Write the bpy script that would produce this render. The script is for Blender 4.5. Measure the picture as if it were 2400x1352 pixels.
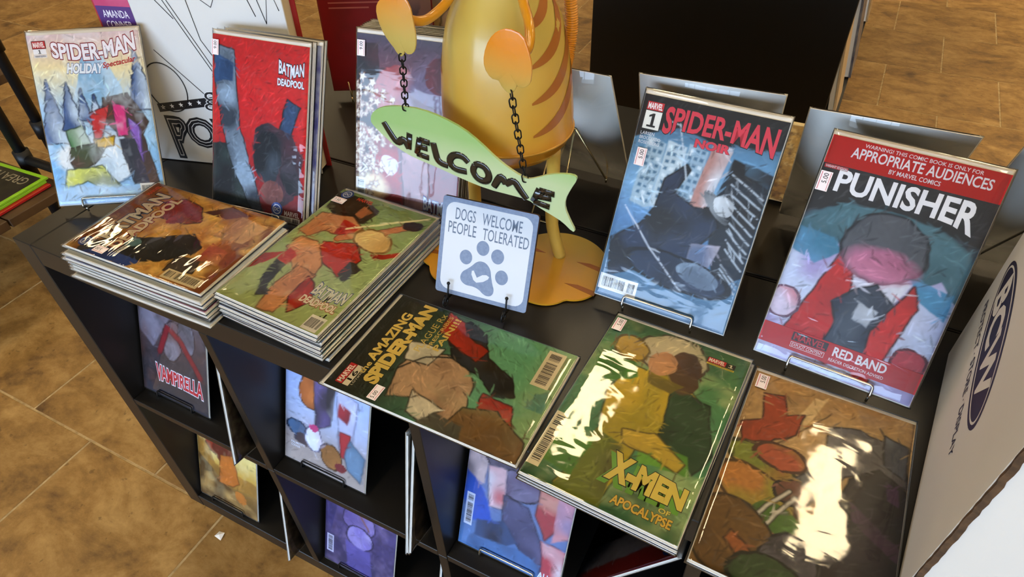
import bpy, bmesh, math, random
import numpy as np
from mathutils import Vector, Matrix
random.seed(7); RNG = np.random.RandomState(11)
scene = bpy.context.scene
COL = scene.collection
for o in list(bpy.data.objects): bpy.data.objects.remove(o)

# ------------------------------------------------------------------ camera
HT = 0.776                      # height of the shelf top above the floor; coordinates below are relative to the shelf top
F_PX = 1558.876
CR = np.array([[0.89107001, 0.45280244, -0.03105146],
               [0.28687949, -0.61492312, -0.73455409],
               [-0.35170214, 0.64563109, -0.67783928]])
CC = np.array([1.07698189, -0.36309921, 0.61722465])
cd = bpy.data.cameras.new('camera'); cam = bpy.data.objects.new('camera', cd); COL.objects.link(cam)
cd.sensor_width = 36; cd.lens = 36 * F_PX / 2400; cd.clip_start = .01; cd.clip_end = 100
m = Matrix.Identity(4)
for i in range(3):
    m[i][0] = CR[0][i]; m[i][1] = -CR[1][i]; m[i][2] = -CR[2][i]
    m[i][3] = CC[i] + (HT if i == 2 else 0)
cam.matrix_world = m
scene.camera = cam

# ------------------------------------------------------------------ world, daylight, exposure
w = bpy.data.worlds.new('daylight'); scene.world = w; w.use_nodes = True
bg = w.node_tree.nodes['Background']
bg.inputs[0].default_value = (.56, .74, 1.0, 1); bg.inputs[1].default_value = 11
ld = bpy.data.lights.new('window_front_offscreen', 'AREA'); ld.shape = 'RECTANGLE'; ld.size = 8.0; ld.size_y = 2.35
try: ld.cycles.is_portal = True
except Exception: pass
lo = bpy.data.objects.new('window_front_offscreen', ld); COL.objects.link(lo)
lo.location = (1.0, -5.62, 1.37); lo.rotation_euler = (math.radians(90), 0, 0)
LAMP = 34.0
vs = scene.view_settings
vs.view_transform = 'Standard'; vs.look = 'None'; vs.gamma = 1; vs.exposure = -0.08; vs.use_curve_mapping = False

# ------------------------------------------------------------------ helpers
def lin(c):
    c = np.asarray(c, float); return np.where(c <= .04045, c / 12.92, ((c + .055) / 1.055) ** 2.4)
def hexc(h):
    h = h.lstrip('#'); return lin([int(h[i:i+2], 16) / 255 for i in (0, 2, 4)])
def PX(px, py, y):
    """point seen at a photo pixel, at depth y"""
    d = np.array([(px - 1200) / F_PX, (py - 676) / F_PX, 1]) @ CR
    return CC + d * (y - CC[1]) / d[1]
def PZ(px, py, z):
    d = np.array([(px - 1200) / F_PX, (py - 676) / F_PX, 1]) @ CR
    return CC + d * (z - CC[2]) / d[2]

MATS = {}
def mat(name, col, rough=.5, metal=0, spec=.5, noise=None, bump=None, coat=0, emis=None, trans=None, rand=None):
    if name in MATS: return MATS[name]
    m = bpy.data.materials.new(name); m.use_nodes = True
    nt = m.node_tree; b = nt.nodes['Principled BSDF']
    c = tuple(hexc(col)) if isinstance(col, str) else tuple(col)
    b.inputs['Base Color'].default_value = (*c, 1)
    b.inputs['Roughness'].default_value = rough; b.inputs['Metallic'].default_value = metal
    b.inputs['Specular IOR Level'].default_value = spec
    b.inputs['Coat Weight'].default_value = coat; b.inputs['Coat Roughness'].default_value = .08
    if emis:
        b.inputs['Emission Color'].default_value = (*emis[0], 1); b.inputs['Emission Strength'].default_value = emis[1]
    if noise:
        sc, c2, amt = noise
        tc = nt.nodes.new('ShaderNodeTexCoord'); n = nt.nodes.new('ShaderNodeTexNoise')
        n.inputs['Scale'].default_value = sc; n.inputs['Detail'].default_value = 6
        nt.links.new(tc.outputs['Object'], n.inputs['Vector'])
        r = nt.nodes.new('ShaderNodeMapRange'); r.inputs[1].default_value = .35; r.inputs[2].default_value = .68; r.inputs[4].default_value = amt
        nt.links.new(n.outputs['Fac'], r.inputs[0])
        mx = nt.nodes.new('ShaderNodeMixRGB'); mx.inputs[1].default_value = (*c, 1); mx.inputs[2].default_value = (*hexc(c2), 1)
        nt.links.new(r.outputs[0], mx.inputs[0]); nt.links.new(mx.outputs[0], b.inputs['Base Color'])
    if bump:
        sc, st = bump
        tc = nt.nodes.new('ShaderNodeTexCoord'); n = nt.nodes.new('ShaderNodeTexNoise'); n.inputs['Scale'].default_value = sc; n.inputs['Detail'].default_value = 4
        nt.links.new(tc.outputs['Object'], n.inputs['Vector'])
        bp = nt.nodes.new('ShaderNodeBump'); bp.inputs['Strength'].default_value = st; bp.inputs['Distance'].default_value = .001
        nt.links.new(n.outputs['Fac'], bp.inputs['Height']); nt.links.new(bp.outputs[0], b.inputs['Normal'])
    MATS[name] = m; return m

def film(name, tint=(1, 1, 1), rough=.05, bump=.06, scale=30, ior=1.56):
    """clear plastic sheet: transparent with a fresnel gloss"""
    m = bpy.data.materials.new(name); m.use_nodes = True; nt = m.node_tree
    nt.nodes.remove(nt.nodes['Principled BSDF']); out = nt.nodes['Material Output']
    t = nt.nodes.new('ShaderNodeBsdfTransparent'); t.inputs[0].default_value = (*tint, 1)
    g = nt.nodes.new('ShaderNodeBsdfGlossy'); g.inputs['Roughness'].default_value = rough
    fr = nt.nodes.new('ShaderNodeFresnel'); fr.inputs[0].default_value = ior
    mx = nt.nodes.new('ShaderNodeMixShader')
    tc = nt.nodes.new('ShaderNodeTexCoord'); mp = nt.nodes.new('ShaderNodeMapping'); mp.inputs['Scale'].default_value = (1, 2.2, 1)
    n = nt.nodes.new('ShaderNodeTexNoise'); n.inputs['Scale'].default_value = scale; n.inputs['Detail'].default_value = 1.5; n.inputs['Distortion'].default_value = .6
    bp = nt.nodes.new('ShaderNodeBump'); bp.inputs['Strength'].default_value = bump; bp.inputs['Distance'].default_value = .003
    L = nt.links.new
    L(tc.outputs['Object'], mp.inputs[0]); L(mp.outputs[0], n.inputs['Vector']); L(n.outputs['Fac'], bp.inputs['Height'])
    L(bp.outputs[0], g.inputs['Normal']); L(bp.outputs[0], fr.inputs['Normal'])
    L(fr.outputs[0], mx.inputs[0]); L(t.outputs[0], mx.inputs[1]); L(g.outputs[0], mx.inputs[2]); L(mx.outputs[0], out.inputs[0])
    return m

def link(o, parent=None):
    COL.objects.link(o)
    if parent is not None: o.parent = parent
    else: o.location.z += HT
    return o
def tag(o, label=None, cat=None, group=None, kind=None):
    if label: o['label'] = label
    if cat: o['category'] = cat
    if group: o['group'] = group
    if kind: o['kind'] = kind
    return o
def mesh(name, V, F, m, parent=None, smooth=False):
    me = bpy.data.meshes.new(name); me.from_pydata([tuple(map(float, v)) for v in V], [], [tuple(f) for f in F]); me.update()
    if m: me.materials.append(m)
    if smooth: me.polygons.foreach_set('use_smooth', [True] * len(me.polygons))
    o = bpy.data.objects.new(name, me); return link(o, parent)
def thing(name, loc=(0, 0, 0), label=None, cat=None, group=None, mw=None):
    o = bpy.data.objects.new(name, None); COL.objects.link(o); o.empty_display_size = .02
    if mw is not None:
        mw = mw.copy(); mw[2][3] += HT; o.matrix_world = mw
    else: o.location = (loc[0], loc[1], loc[2] + HT)
    return tag(o, label, cat, group)
def box_vf(x0, x1, y0, y1, z0, z1):
    V = [(x0, y0, z0), (x1, y0, z0), (x1, y1, z0), (x0, y1, z0), (x0, y0, z1), (x1, y0, z1), (x1, y1, z1), (x0, y1, z1)]
    return V, [(0, 3, 2, 1), (4, 5, 6, 7), (0, 1, 5, 4), (1, 2, 6, 5), (2, 3, 7, 6), (3, 0, 4, 7)]
def box(name, b, m, parent=None, bev=0.0, seg=1):
    V, F = box_vf(*b)
    if not bev: return mesh(name, V, F, m, parent)
    bm = bmesh.new(); vs_ = [bm.verts.new(v) for v in V]
    for f in F: bm.faces.new([vs_[i] for i in f])
    bmesh.ops.bevel(bm, geom=bm.edges[:], offset=bev, segments=seg, affect='EDGES', profile=.5)
    me = bpy.data.meshes.new(name); bm.to_mesh(me); bm.free(); me.materials.append(m)
    return link(bpy.data.objects.new(name, me), parent)
def tube_vf(P, r, n=8, closed=False, base=0):
    P = [np.asarray(p, float) for p in P]; N = len(P); V = []; F = []
    rr = r if hasattr(r, '__len__') else [r] * N
    up = None
    for i in range(N):
        a = P[(i - 1) % N] if (closed or i) else P[i]; b = P[(i + 1) % N] if (closed or i < N - 1) else P[i]
        t = b - a; t /= (np.linalg.norm(t) + 1e-12)
        if up is None:
            up = np.array([0, 0, 1.]) if abs(t[2]) < .9 else np.array([1., 0, 0])
        s = np.cross(t, up); s /= (np.linalg.norm(s) + 1e-12); up = np.cross(s, t)
        for k in range(n):
            a_ = 2 * math.pi * k / n; V.append(P[i] + rr[i] * (math.cos(a_) * s + math.sin(a_) * up))
    for i in range(N if closed else N - 1):
        j = (i + 1) % N
        for k in range(n):
            F.append((base + i * n + k, base + i * n + (k + 1) % n, base + j * n + (k + 1) % n, base + j * n + k))
    if not closed:
        F.append(tuple(base + k for k in range(n))[::-1]); F.append(tuple(base + (N - 1) * n + k for k in range(n)))
    return V, F
def tubes(name, paths, r, m, parent=None, n=8, closed=False):
    V = []; F = []
    for P in paths:
        v, f = tube_vf(P, r, n, closed, len(V)); V += v; F += f
    return mesh(name, V, F, m, parent, True)
def smooth_path(P, it=2, closed=False):
    P = [np.asarray(p, float) for p in P]
    for _ in range(it):
        Q = []
        n = len(P)
        if not closed: Q.append(P[0])
        for i in range(n if closed else n - 1):
            a, b = P[i], P[(i + 1) % n]; Q += [a * .75 + b * .25, a * .25 + b * .75]
        if not closed: Q.append(P[-1])
        P = Q
    return P
def round_corners(P, r, k=4):
    P = [np.asarray(p, float) for p in P]; Q = [P[0]]
    for i in range(1, len(P) - 1):
        a = P[i - 1] - P[i]; b = P[i + 1] - P[i]; la = np.linalg.norm(a); lb = np.linalg.norm(b); d = min(r, la * .45, lb * .45)
        s = P[i] + a / la * d; e = P[i] + b / lb * d
        for j in range(k + 1):
            t = j / k; Q.append((1 - t) ** 2 * s + 2 * t * (1 - t) * P[i] + t * t * e)
    Q.append(P[-1]); return Q
def plate_vf(pts, z0, z1, base=0):
    """extruded outline in local xy"""
    n = len(pts); V = [(p[0], p[1], z0) for p in pts] + [(p[0], p[1], z1) for p in pts]
    F = [tuple(base + i for i in range(n))[::-1], tuple(base + n + i for i in range(n))]
    F += [(base + i, base + (i + 1) % n, base + n + (i + 1) % n, base + n + i) for i in range(n)]
    return V, F
def area2(pts): return sum(pts[i][0] * pts[(i + 1) % len(pts)][1] - pts[(i + 1) % len(pts)][0] * pts[i][1] for i in range(len(pts)))
def ccw(pts): return pts if area2(pts) > 0 else pts[::-1]
def plate(name, pts, z0, z1, m, parent=None):
    V, F = plate_vf(ccw(list(pts)), z0, z1); return mesh(name, V, F, m, parent)
def ring_pts(cx, cy, rx, ry, n=32, rot=0):
    c, s = math.cos(rot), math.sin(rot)
    return [(cx + rx * math.cos(a) * c - ry * math.sin(a) * s, cy + rx * math.cos(a) * s + ry * math.sin(a) * c) for a in (2 * math.pi * k / n for k in range(n))]
def rrect(x0, y0, x1, y1, r, k=5):
    P = []
    for cx, cy, a0 in ((x1 - r, y0 + r, -90), (x1 - r, y1 - r, 0), (x0 + r, y1 - r, 90), (x0 + r, y0 + r, 180)):
        for j in range(k + 1):
            a = math.radians(a0 + 90 * j / k); P.append((cx + r * math.cos(a), cy + r * math.sin(a)))
    return P
def rects_vf(rs, z):
    V = []; F = []
    for (x0, y0, x1, y1) in rs:
        b = len(V); V += [(x0, y0, z), (x1, y0, z), (x1, y1, z), (x0, y1, z)]; F.append((b, b + 1, b + 2, b + 3))
    return V, F
def rects(name, rs, z, m, parent=None):
    return mesh(name, *rects_vf(rs, z), m, parent)

# ---- lettering (the built-in font, turned into flat meshes)
TXT = {}
def text_vf(s, bold=0.0):
    k = (s, round(bold, 4))
    if k in TXT: return TXT[k]
    cu = bpy.data.curves.new('t', 'FONT'); cu.body = s; cu.size = 1; cu.offset = bold; cu.resolution_u = 3
    o = bpy.data.objects.new('t', cu); COL.objects.link(o); bpy.context.view_layer.update()
    dg = bpy.context.evaluated_depsgraph_get(); me = bpy.data.meshes.new_from_object(o.evaluated_get(dg))
    V = np.array([v.co[:2] for v in me.vertices]) if len(me.vertices) else np.zeros((0, 2)); F = [tuple(p.vertices) for p in me.polygons]
    bpy.data.objects.remove(o); bpy.data.curves.remove(cu); bpy.data.meshes.remove(me)
    TXT[k] = (V, F); return TXT[k]
def letters(name, s, box_, z, m, parent, bold=0.0, ref=.0, warp=None, rot=0, shear=0, label=None, pivot=None):
    """fit string into box (x,y,w,h); ref = weight whose bounds define the box (so outlines line up)"""
    V, F = text_vf(s, bold); R, _ = text_vf(s, ref)
    lo_, hi = R.min(0), R.max(0); U = (V - lo_) / (hi - lo_)
    if warp: U = np.array([warp(a, b) for a, b in U])
    x, y, w_, h = box_
    X = U[:, 0] * w_ + shear * U[:, 1] * h; Y = U[:, 1] * h
    if rot:
        c, s_ = math.cos(rot), math.sin(rot); X, Y = X * c - Y * s_, X * s_ + Y * c
    o = mesh(name, np.stack([X + x, Y + y, np.full(len(X), z)], 1), F, m, parent)
    if label: o['label'] = label
    return o
def logo(s, box_, z, fill, line, parent, bold=.02, edge=.05, name='title_lettering', **k):
    letters('lettering_outline', s, box_, z, line, parent, bold=bold + edge, ref=bold, **k)
    return letters(name, s, box_, z + .00012, fill, parent, bold=bold, ref=bold, **k)

def ink(h, rough=.35): return mat('ink_' + h.strip('#'), h, rough)
WHITE = mat('white_paper', '#ece9e2', .6)
BOARD = mat('white_board', '#e6e4de', .65)
BAG = film('clear_bag')
CRINKLE = film('crinkled_bag', bump=.28, scale=22, rough=.05)

# ------------------------------------------------------------------ cover pictures: coloured shapes, held as vertex colours
def vnoise(n, mm, sx, sy, rng):
    g = rng.rand(int(sy) + 2, int(sx) + 2)
    y = np.linspace(0, sy, mm); x = np.linspace(0, sx, n)
    xi = np.floor(x).astype(int); yi = np.floor(y).astype(int); fx = x - xi; fy = y - yi
    fx = fx * fx * (3 - 2 * fx); fy = fy * fy * (3 - 2 * fy); xi = np.minimum(xi, g.shape[1] - 2); yi = np.minimum(yi, g.shape[0] - 2)
    a = g[yi][:, xi]; b = g[yi][:, xi + 1]; c = g[yi + 1][:, xi]; d = g[yi + 1][:, xi + 1]
    return (a * (1 - fx) + b * fx) * (1 - fy)[:, None] + (c * (1 - fx) + d * fx) * fy[:, None]
class Art:
    def __init__(s, n, mm, bg, seed=1, wob=.012):
        s.n, s.m = n, mm; s.rng = np.random.RandomState(seed)
        s.u, s.v = np.meshgrid(np.linspace(0, 1, n), np.linspace(0, 1, mm))
        s.C = np.zeros((mm, n, 3)); bg = [hexc(b) for b in bg]
        t = s.v * (len(bg) - 1); i = np.minimum(t.astype(int), len(bg) - 2) if len(bg) > 1 else None
        if len(bg) == 1: s.C[:] = bg[0]
        else:
            f = (t - i)[..., None]; A = np.array(bg); s.C = A[i] * (1 - f) + A[i + 1] * f
        s.wu = (vnoise(n, mm, 9, 14, s.rng) - .5) * wob * 2 + (vnoise(n, mm, 25, 38, s.rng) - .5) * wob
        s.wv = (vnoise(n, mm, 9, 14, s.rng) - .5) * wob * 2 + (vnoise(n, mm, 25, 38, s.rng) - .5) * wob
        s.px = 1.0 / n
    def mix(s, a, col):
        if isinstance(col, str): col = hexc(col)
        s.C = s.C * (1 - a[..., None]) + col * a[..., None]
    def shade(s, mask, c2, k, sc=(6, 9)):
        t = np.clip((vnoise(s.n, s.m, *sc, s.rng) - .35) * 2.2, 0, 1) * k * mask; s.mix(t, c2)
    def ell(s, cx, cy, rx, ry, col, rot=0, soft=.06, line=None, c2=None, k=.6, lw=.012):
        x = (s.u + s.wu - cx) * .66; y = s.v + s.wv * .66 - cy; c, q = math.cos(rot), math.sin(rot)
        X = (x * c + y * q) / (rx * .66); Y = (-x * q + y * c) / ry; d = np.sqrt(X * X + Y * Y)
        a = np.clip((1 - d) / soft + .5, 0, 1)
        if line: s.mix(np.clip((1 + lw / min(rx, ry) - d) / .04 + .5, 0, 1), line)
        s.mix(a, col)
        if c2: s.shade(a, c2, k)
        return s
    def poly(s, pts, col, line=None, c2=None, k=.6, lw=.008):
        u = s.u + s.wu * .6; v = s.v + s.wv * .6; ins = np.zeros(u.shape, bool); dist = np.full(u.shape, 9.)
        for i in range(len(pts)):
            (x0, y0), (x1, y1) = pts[i], pts[(i + 1) % len(pts)]
            with np.errstate(divide='ignore', invalid='ignore'):
                cr = ((y0 > v) != (y1 > v)) & (u < (x1 - x0) * (v - y0) / (y1 - y0 + 1e-12) + x0)
            ins ^= cr
            dx, dy = (x1 - x0) * .66, y1 - y0; px_, py_ = (u - x0) * .66, v - y0
            t = np.clip((px_ * dx + py_ * dy) / (dx * dx + dy * dy + 1e-12), 0, 1)
            dist = np.minimum(dist, np.hypot(px_ - t * dx, py_ - t * dy))
        sd = np.where(ins, dist, -dist)
        if line: s.mix(np.clip((sd + lw) / (s.px) + .5, 0, 1), line)
        a = np.clip(sd / s.px + .5, 0, 1); s.mix(a, col)
        if c2: s.shade(a, c2, k)
        return s
    def stroke(s, pts, wd, col, line=None):
        u = s.u + s.wu * .4; v = s.v + s.wv * .4; d = np.full(u.shape, 9.)
        for (x0, y0), (x1, y1) in zip(pts[:-1], pts[1:]):
            dx, dy = (x1 - x0) * .66, y1 - y0; px_, py_ = (u - x0) * .66, v - y0
            t = np.clip((px_ * dx + py_ * dy) / (dx * dx + dy * dy + 1e-12), 0, 1); d = np.minimum(d, np.hypot(px_ - t * dx, py_ - t * dy))
        if line: s.mix(np.clip((wd + .006 - d) / s.px + .5, 0, 1), line)
        s.mix(np.clip((wd - d) / s.px + .5, 0, 1), col); return s
    def mott(s, col, k, sc=(8, 12), lo_=.5):
        t = np.clip((vnoise(s.n, s.m, *sc, s.rng) * .65 + vnoise(s.n, s.m, sc[0] * 3, sc[1] * 3, s.rng) * .35 - lo_) * 3, 0, 1) * k
        s.mix(t, col); return s
    def region(s, x0, y0, x1, y1, col, k=1, f=.03):
        a = np.clip((s.u - x0) / f + .5, 0, 1) * np.clip((x1 - s.u) / f + .5, 0, 1) * np.clip((s.v - y0) / f + .5, 0, 1) * np.clip((y1 - s.v) / f + .5, 0, 1)
        s.mix(a * k, col); return s
    def strokes(s, n=500, ln=.05, wd=.004, dark=.3, jit=.35, ang=None, seed=0):
        rg = np.random.RandomState(seed + 77); n_, m_ = s.n, s.m
        C0 = s.C.copy()
        for q in range(n):
            x, y = rg.rand(), rg.rand(); i, j = int(x * (n_ - 1)), int(y * (m_ - 1)); col = C0[j, i].copy()
            if rg.rand() < dark * .5: col = col * .45
            else: col = np.clip(col * (1 + rg.uniform(-jit, jit * 1.6)) + rg.uniform(0, .04), 0, 1)
            # follow the local edge of the picture
            i1, j1 = min(i + 2, n_ - 1), min(j + 2, m_ - 1); gx = (C0[j, i1] - C0[j, max(i - 2, 0)]).sum(); gy = (C0[j1, i] - C0[max(j - 2, 0), i]).sum()
            a = math.atan2(gx, -gy) + rg.normal(0, .35) if abs(gx) + abs(gy) > .02 else (ang if ang is not None else rg.uniform(-1.2, -.2)) + rg.normal(0, .3)
            L_ = ln * rg.uniform(.4, 1.3); dx, dy = math.cos(a) * L_ / .66, math.sin(a) * L_
            w2 = wd * rg.uniform(.5, 1.4); pad = 3
            i0 = max(0, int((min(x, x + dx) - w2 * 2) * n_) - pad); i9 = min(n_, int((max(x, x + dx) + w2 * 2) * n_) + pad); j0 = max(0, int((min(y, y + dy) - w2 * 2) * m_) - pad); j9 = min(m_, int((max(y, y + dy) + w2 * 2) * m_) + pad)
            if i9 <= i0 or j9 <= j0: continue
            U = (s.u[j0:j9, i0:i9] + s.wu[j0:j9, i0:i9] * .5 - x) * .66; V = s.v[j0:j9, i0:i9] + s.wv[j0:j9, i0:i9] * .5 - y; ex, ey = dx * .66, dy
            t = np.clip((U * ex + V * ey) / (ex * ex + ey * ey + 1e-12), 0, 1); d = np.hypot(U - t * ex, V - t * ey)
            al = np.clip((w2 * (1 - .7 * np.abs(2 * t - 1)) - d) / (s.px * .8) + .5, 0, 1)[..., None] * .8
            s.C[j0:j9, i0:i9] = s.C[j0:j9, i0:i9] * (1 - al) + col * al
        return s
    def grain(s, k=.1):
        s.strokes(int(520 * (s.n / 150) ** 2) + 120, seed=s.n)
        g = 1 + (vnoise(s.n, s.m, s.n // 3, s.m // 3, s.rng) - .5) * 2 * k; s.C = np.clip(s.C * g[..., None], 0, 1); return s

pm = bpy.data.materials.new('printed_cover'); pm.use_nodes = True
_nt = pm.node_tree; _b = _nt.nodes['Principled BSDF']; _a = _nt.nodes.new('ShaderNodeVertexColor'); _a.layer_name = 'ink'
_nt.links.new(_a.outputs[0], _b.inputs['Base Color']); _b.inputs['Roughness'].default_value = .4; _b.inputs['Specular IOR Level'].default_value = .4
PRINT = pm
def art_mesh(name, art, x0, y0, x1, y1, z):
    n, mm = art.n, art.m
    X, Y = np.meshgrid(np.linspace(x0, x1, n), np.linspace(y1, y0, mm))
    me = bpy.data.meshes.new(name)
    idx = np.arange(n * mm).reshape(mm, n)
    F = np.stack([idx[1:, :-1], idx[1:, 1:], idx[:-1, 1:], idx[:-1, :-1]], -1).reshape(-1, 4)
    me.vertices.add(n * mm); me.vertices.foreach_set('co', np.stack([X, Y, np.full_like(X, z)], -1).astype(np.float32).ravel())
    me.loops.add(F.size); me.polygons.add(len(F))
    me.loops.foreach_set('vertex_index', F.astype(np.int32).ravel()); me.polygons.foreach_set('loop_start', np.arange(0, F.size, 4, dtype=np.int32))
    me.update(calc_edges=True)
    ca = me.color_attributes.new('ink', 'FLOAT_COLOR', 'POINT')
    ca.data.foreach_set('color', np.concatenate([art.C.reshape(-1, 3), np.ones((n * mm, 1))], 1).astype(np.float32).ravel())
    me.materials.append(PRINT); return me

# ------------------------------------------------------------------ bagged comics
ORD = ['first', 'second', 'third', 'fourth', 'fifth', 'sixth', 'seventh', 'eighth', 'ninth', 'tenth', 'eleventh', 'twelfth']
CW, CH = .1735, .267            # bag
AX0, AX1, AY0, AY1 = .0022, .1713, .0030, .2595   # printed cover inside it
ZC = .0031                      # height of the cover above the back of the bag
def frame(x, y, z, yaw, tilt):
    u = np.array([math.cos(yaw), math.sin(yaw), 0]); nn = np.array([-math.sin(yaw), math.cos(yaw), 0])
    v = math.cos(tilt) * np.array([0, 0, 1]) + math.sin(tilt) * nn; k = np.cross(u, v)
    M = Matrix.Identity(4)
    for i in range(3): M[i][0] = u[i]; M[i][1] = v[i]; M[i][2] = k[i]; M[i][3] = (x, y, z)[i]
    return M
SH = {}
def bag_mesh(key, seed, w_, h, t, amp):
    if key in SH: return SH[key]
    rng = np.random.RandomState(seed); n, mm = 40, 60
    X, Y = np.meshgrid(np.linspace(0, w_, n), np.linspace(0, h, mm))
    nz = (vnoise(n, mm, 4, 6, rng) - .5) + .6 * (vnoise(n, mm, 14, 10, rng) - .5)
    edge = np.minimum(np.minimum(X, w_ - X) / .006, np.minimum(Y, h - Y) / .006).clip(0, 1)
    Z = t * .5 + (t * .5 + .0002 + nz * amp) * edge ** .5
    Z = np.where(edge > .9, np.maximum(Z, t + .0001), Z)
    V = np.stack([X, Y, Z], -1).reshape(-1, 3); idx = np.arange(n * mm).reshape(mm, n)
    F = [tuple(q) for q in np.stack([idx[:-1, :-1], idx[:-1, 1:], idx[1:, 1:], idx[1:, :-1]], -1).reshape(-1, 4)]
    b = len(V); bx = np.array([[0, 0, t * .5 - .0004], [w_, 0, t * .5 - .0004], [w_, h, t * .5 - .0004], [0, h, t * .5 - .0004]])
    V = np.concatenate([V, bx]); F.append((b + 3, b + 2, b + 1, b))
    V[b:, 2] = -.0001
    per = list(idx[0, :]) + list(idx[1:, -1]) + list(idx[-1, -2::-1]) + list(idx[-2:0:-1, 0])
    # side walls: fan of quads to the four back corners
    def side(lst, a, c):
        F.append(tuple([b + a] + [b + c] + lst[::-1]))
    side(list(idx[0, :]), 0, 1); side(list(idx[:, -1]), 1, 2); side(list(idx[-1, ::-1]), 2, 3); side(list(idx[::-1, 0]), 3, 0)
    me = bpy.data.meshes.new(key); me.from_pydata([tuple(map(float, v)) for v in V], [], [tuple(int(i) for i in f) for f in F]); me.update()
    me.polygons.foreach_set('use_smooth', [len(p.vertices) == 4 for p in me.polygons])
    SH[key] = me; return me
def shared(name, key, maker, m, parent):
    if key not in SH:
        V, F = maker(); me = bpy.data.meshes.new(key); me.from_pydata([tuple(v) for v in V], [], F); me.update(); me.materials.append(m); SH[key] = me
    o = bpy.data.objects.new(name, SH[key]); return link(o, parent)
def comic(label, M, art=None, group=None, bag=BAG, bagseed=1, amp=.0003, plain=None, name='comic_book', board=True):
    r = thing(name, mw=M, label=label, cat='comic book', group=group)
    if board: shared('backing_board', 'board', lambda: box_vf(.0012, CW - .0012, .0012, CH - .001, 0, .0008), BOARD, r)
    shared('pages', 'pages', lambda: box_vf(AX0, AX1, AY0, AY1, .0009, ZC - .0001), WHITE, r)
    if art is not None:
        o = bpy.data.objects.new('cover', art_mesh('cover', art, AX0, AY0, AX1, AY1, ZC)); link(o, r)
    elif plain:
        o = shared('cover', 'plain' + plain, lambda: box_vf(AX0, AX1, AY0, AY1, ZC - .00015, ZC + .0001), mat('cover_' + plain.strip('#'), plain, .35, noise=(38, '#cfc8b8', .35)), r)
    if bag:
        k = 'bag%d_%s_%d' % (bagseed, bag.name, int(amp * 1e5))
        me = bag_mesh(k + ('a' if art is not None else 'p'), bagseed, CW, CH, ZC + (.0008 if art is not None else .0003), amp)
        if not me.materials: me.materials.append(bag)
        link(bpy.data.objects.new('plastic_bag', me), r)
    return r
ZT = ZC + .0002                 # where lettering lies
def uv(u, v): return AX0 + u * (AX1 - AX0), AY1 - v * (AY1 - AY0)
def tbox(u0, v0, u1, v1):       # box from the cover's u,v (v down)
    x0, y0 = uv(u0, v1); x1, y1 = uv(u1, v0); return x0, y0, x1 - x0, y1 - y0
def rect_uv(r, name, u0, v0, u1, v1, col, z=ZT):
    x, y, w_, h = tbox(u0, v0, u1, v1); return rects(name, [(x, y, x + w_, y + h)], z, ink(col), r)
def barcode(r, u0, v0, u1, v1, vertical=False, seed=3, bgc='#efece6'):
    x, y, w_, h = tbox(u0, v0, u1, v1); p = rects('barcode', [(x, y, x + w_, y + h)], ZT, ink(bgc), r)
    rg = random.Random(seed); rs = []; t = .08
    L_ = h if vertical else w_
    while t < .93:
        b = rg.choice([.008, .012, .02]); 
        if not (.68 < t < .74):
            if vertical: rs.append((x + w_ * .2, y + h * t, x + w_ * .85, y + h * (t + b)))
            else: rs.append((x + w_ * t, y + h * .2, x + w_ * (t + b), y + h * .82))
        t += b + rg.choice([.008, .014, .02])
    rects('bars', rs, ZT + .0001, ink('#15151a'), p); return p
def sticker(r, u0, v0, s, w_=.0125, h=.0215, rot=False):
    """price label; figures read upward along the long side"""
    x, y = uv(u0, v0); y -= h
    if rot: w_, h = h, w_; y = uv(u0, v0)[1] - h
    z = ZC + .0022
    p = box('price_sticker', (x, x + w_, y, y + h, z - .0001, z), ink('#efe6ea'), r)
    if not rot:
        rects('printed_lines', [(x + w_ * .12, y + .001, x + w_ * .17, y + h - .001), (x + w_ * .86, y + .001, x + w_ * .9, y + h - .001)], z + .0001, ink('#c03a50'), p)
        letters('price', s, (x + w_ * .72, y + h * .40, h * .5, w_ * .40), z + .0001, ink('#17171c'), p, bold=.005, rot=math.pi / 2)
    else:
        rects('printed_lines', [(x + .001, y + h * .12, x + w_ - .001, y + h * .17), (x + .001, y + h * .84, x + w_ - .001, y + h * .88)], z + .0001, ink('#c03a50'), p)
        letters('price', s, (x + w_ * .1, y + h * .32, w_ * .5, h * .4), z + .0001, ink('#17171c'), p, bold=.005)
    return p
def round_emblem(r, u, v, rad=.009):
    x, y = uv(u, v); e = plate('round_emblem', ring_pts(x, y, rad, rad), ZT, ZT + .0001, ink('#2a4da0'), r)
    R1 = ring_pts(x, y, rad * .72, rad * .72); R2 = ring_pts(x, y, rad * .58, rad * .58)
    V = [(a, b, ZT + .0002) for a, b in R1 + R2]; n = len(R1)
    mesh('ring', V, [(i, (i + 1) % n, n + (i + 1) % n, n + i) for i in range(n)], ink('#dfe6f4'), e)
    letters('letters', 'DC', (x - rad * .42, y - rad * .26, rad * .84, rad * .52), ZT + .0002, ink('#f2f4fa'), e, bold=.03, ref=.03)
    return e
def name_box(r, u0, v0, u1, v1, col='#c4262e', tcol='#f4f1ec', outline=True):
    x, y, w_, h = tbox(u0, v0, u1, v1)
    if outline: rects('publisher_border', [(x - .0007, y - .0007, x + w_ + .0007, y + h + .0007)], ZT, ink('#101014'), r)
    p = rects('publisher_box', [(x, y, x + w_, y + h)], ZT + .0001, ink(col), r)
    letters('lettering', 'MARVEL', (x + w_ * .06, y + h * .12, w_ * .88, h * .76), ZT + .0002, ink(tcol), p, bold=.03, ref=.03); return p
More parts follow.
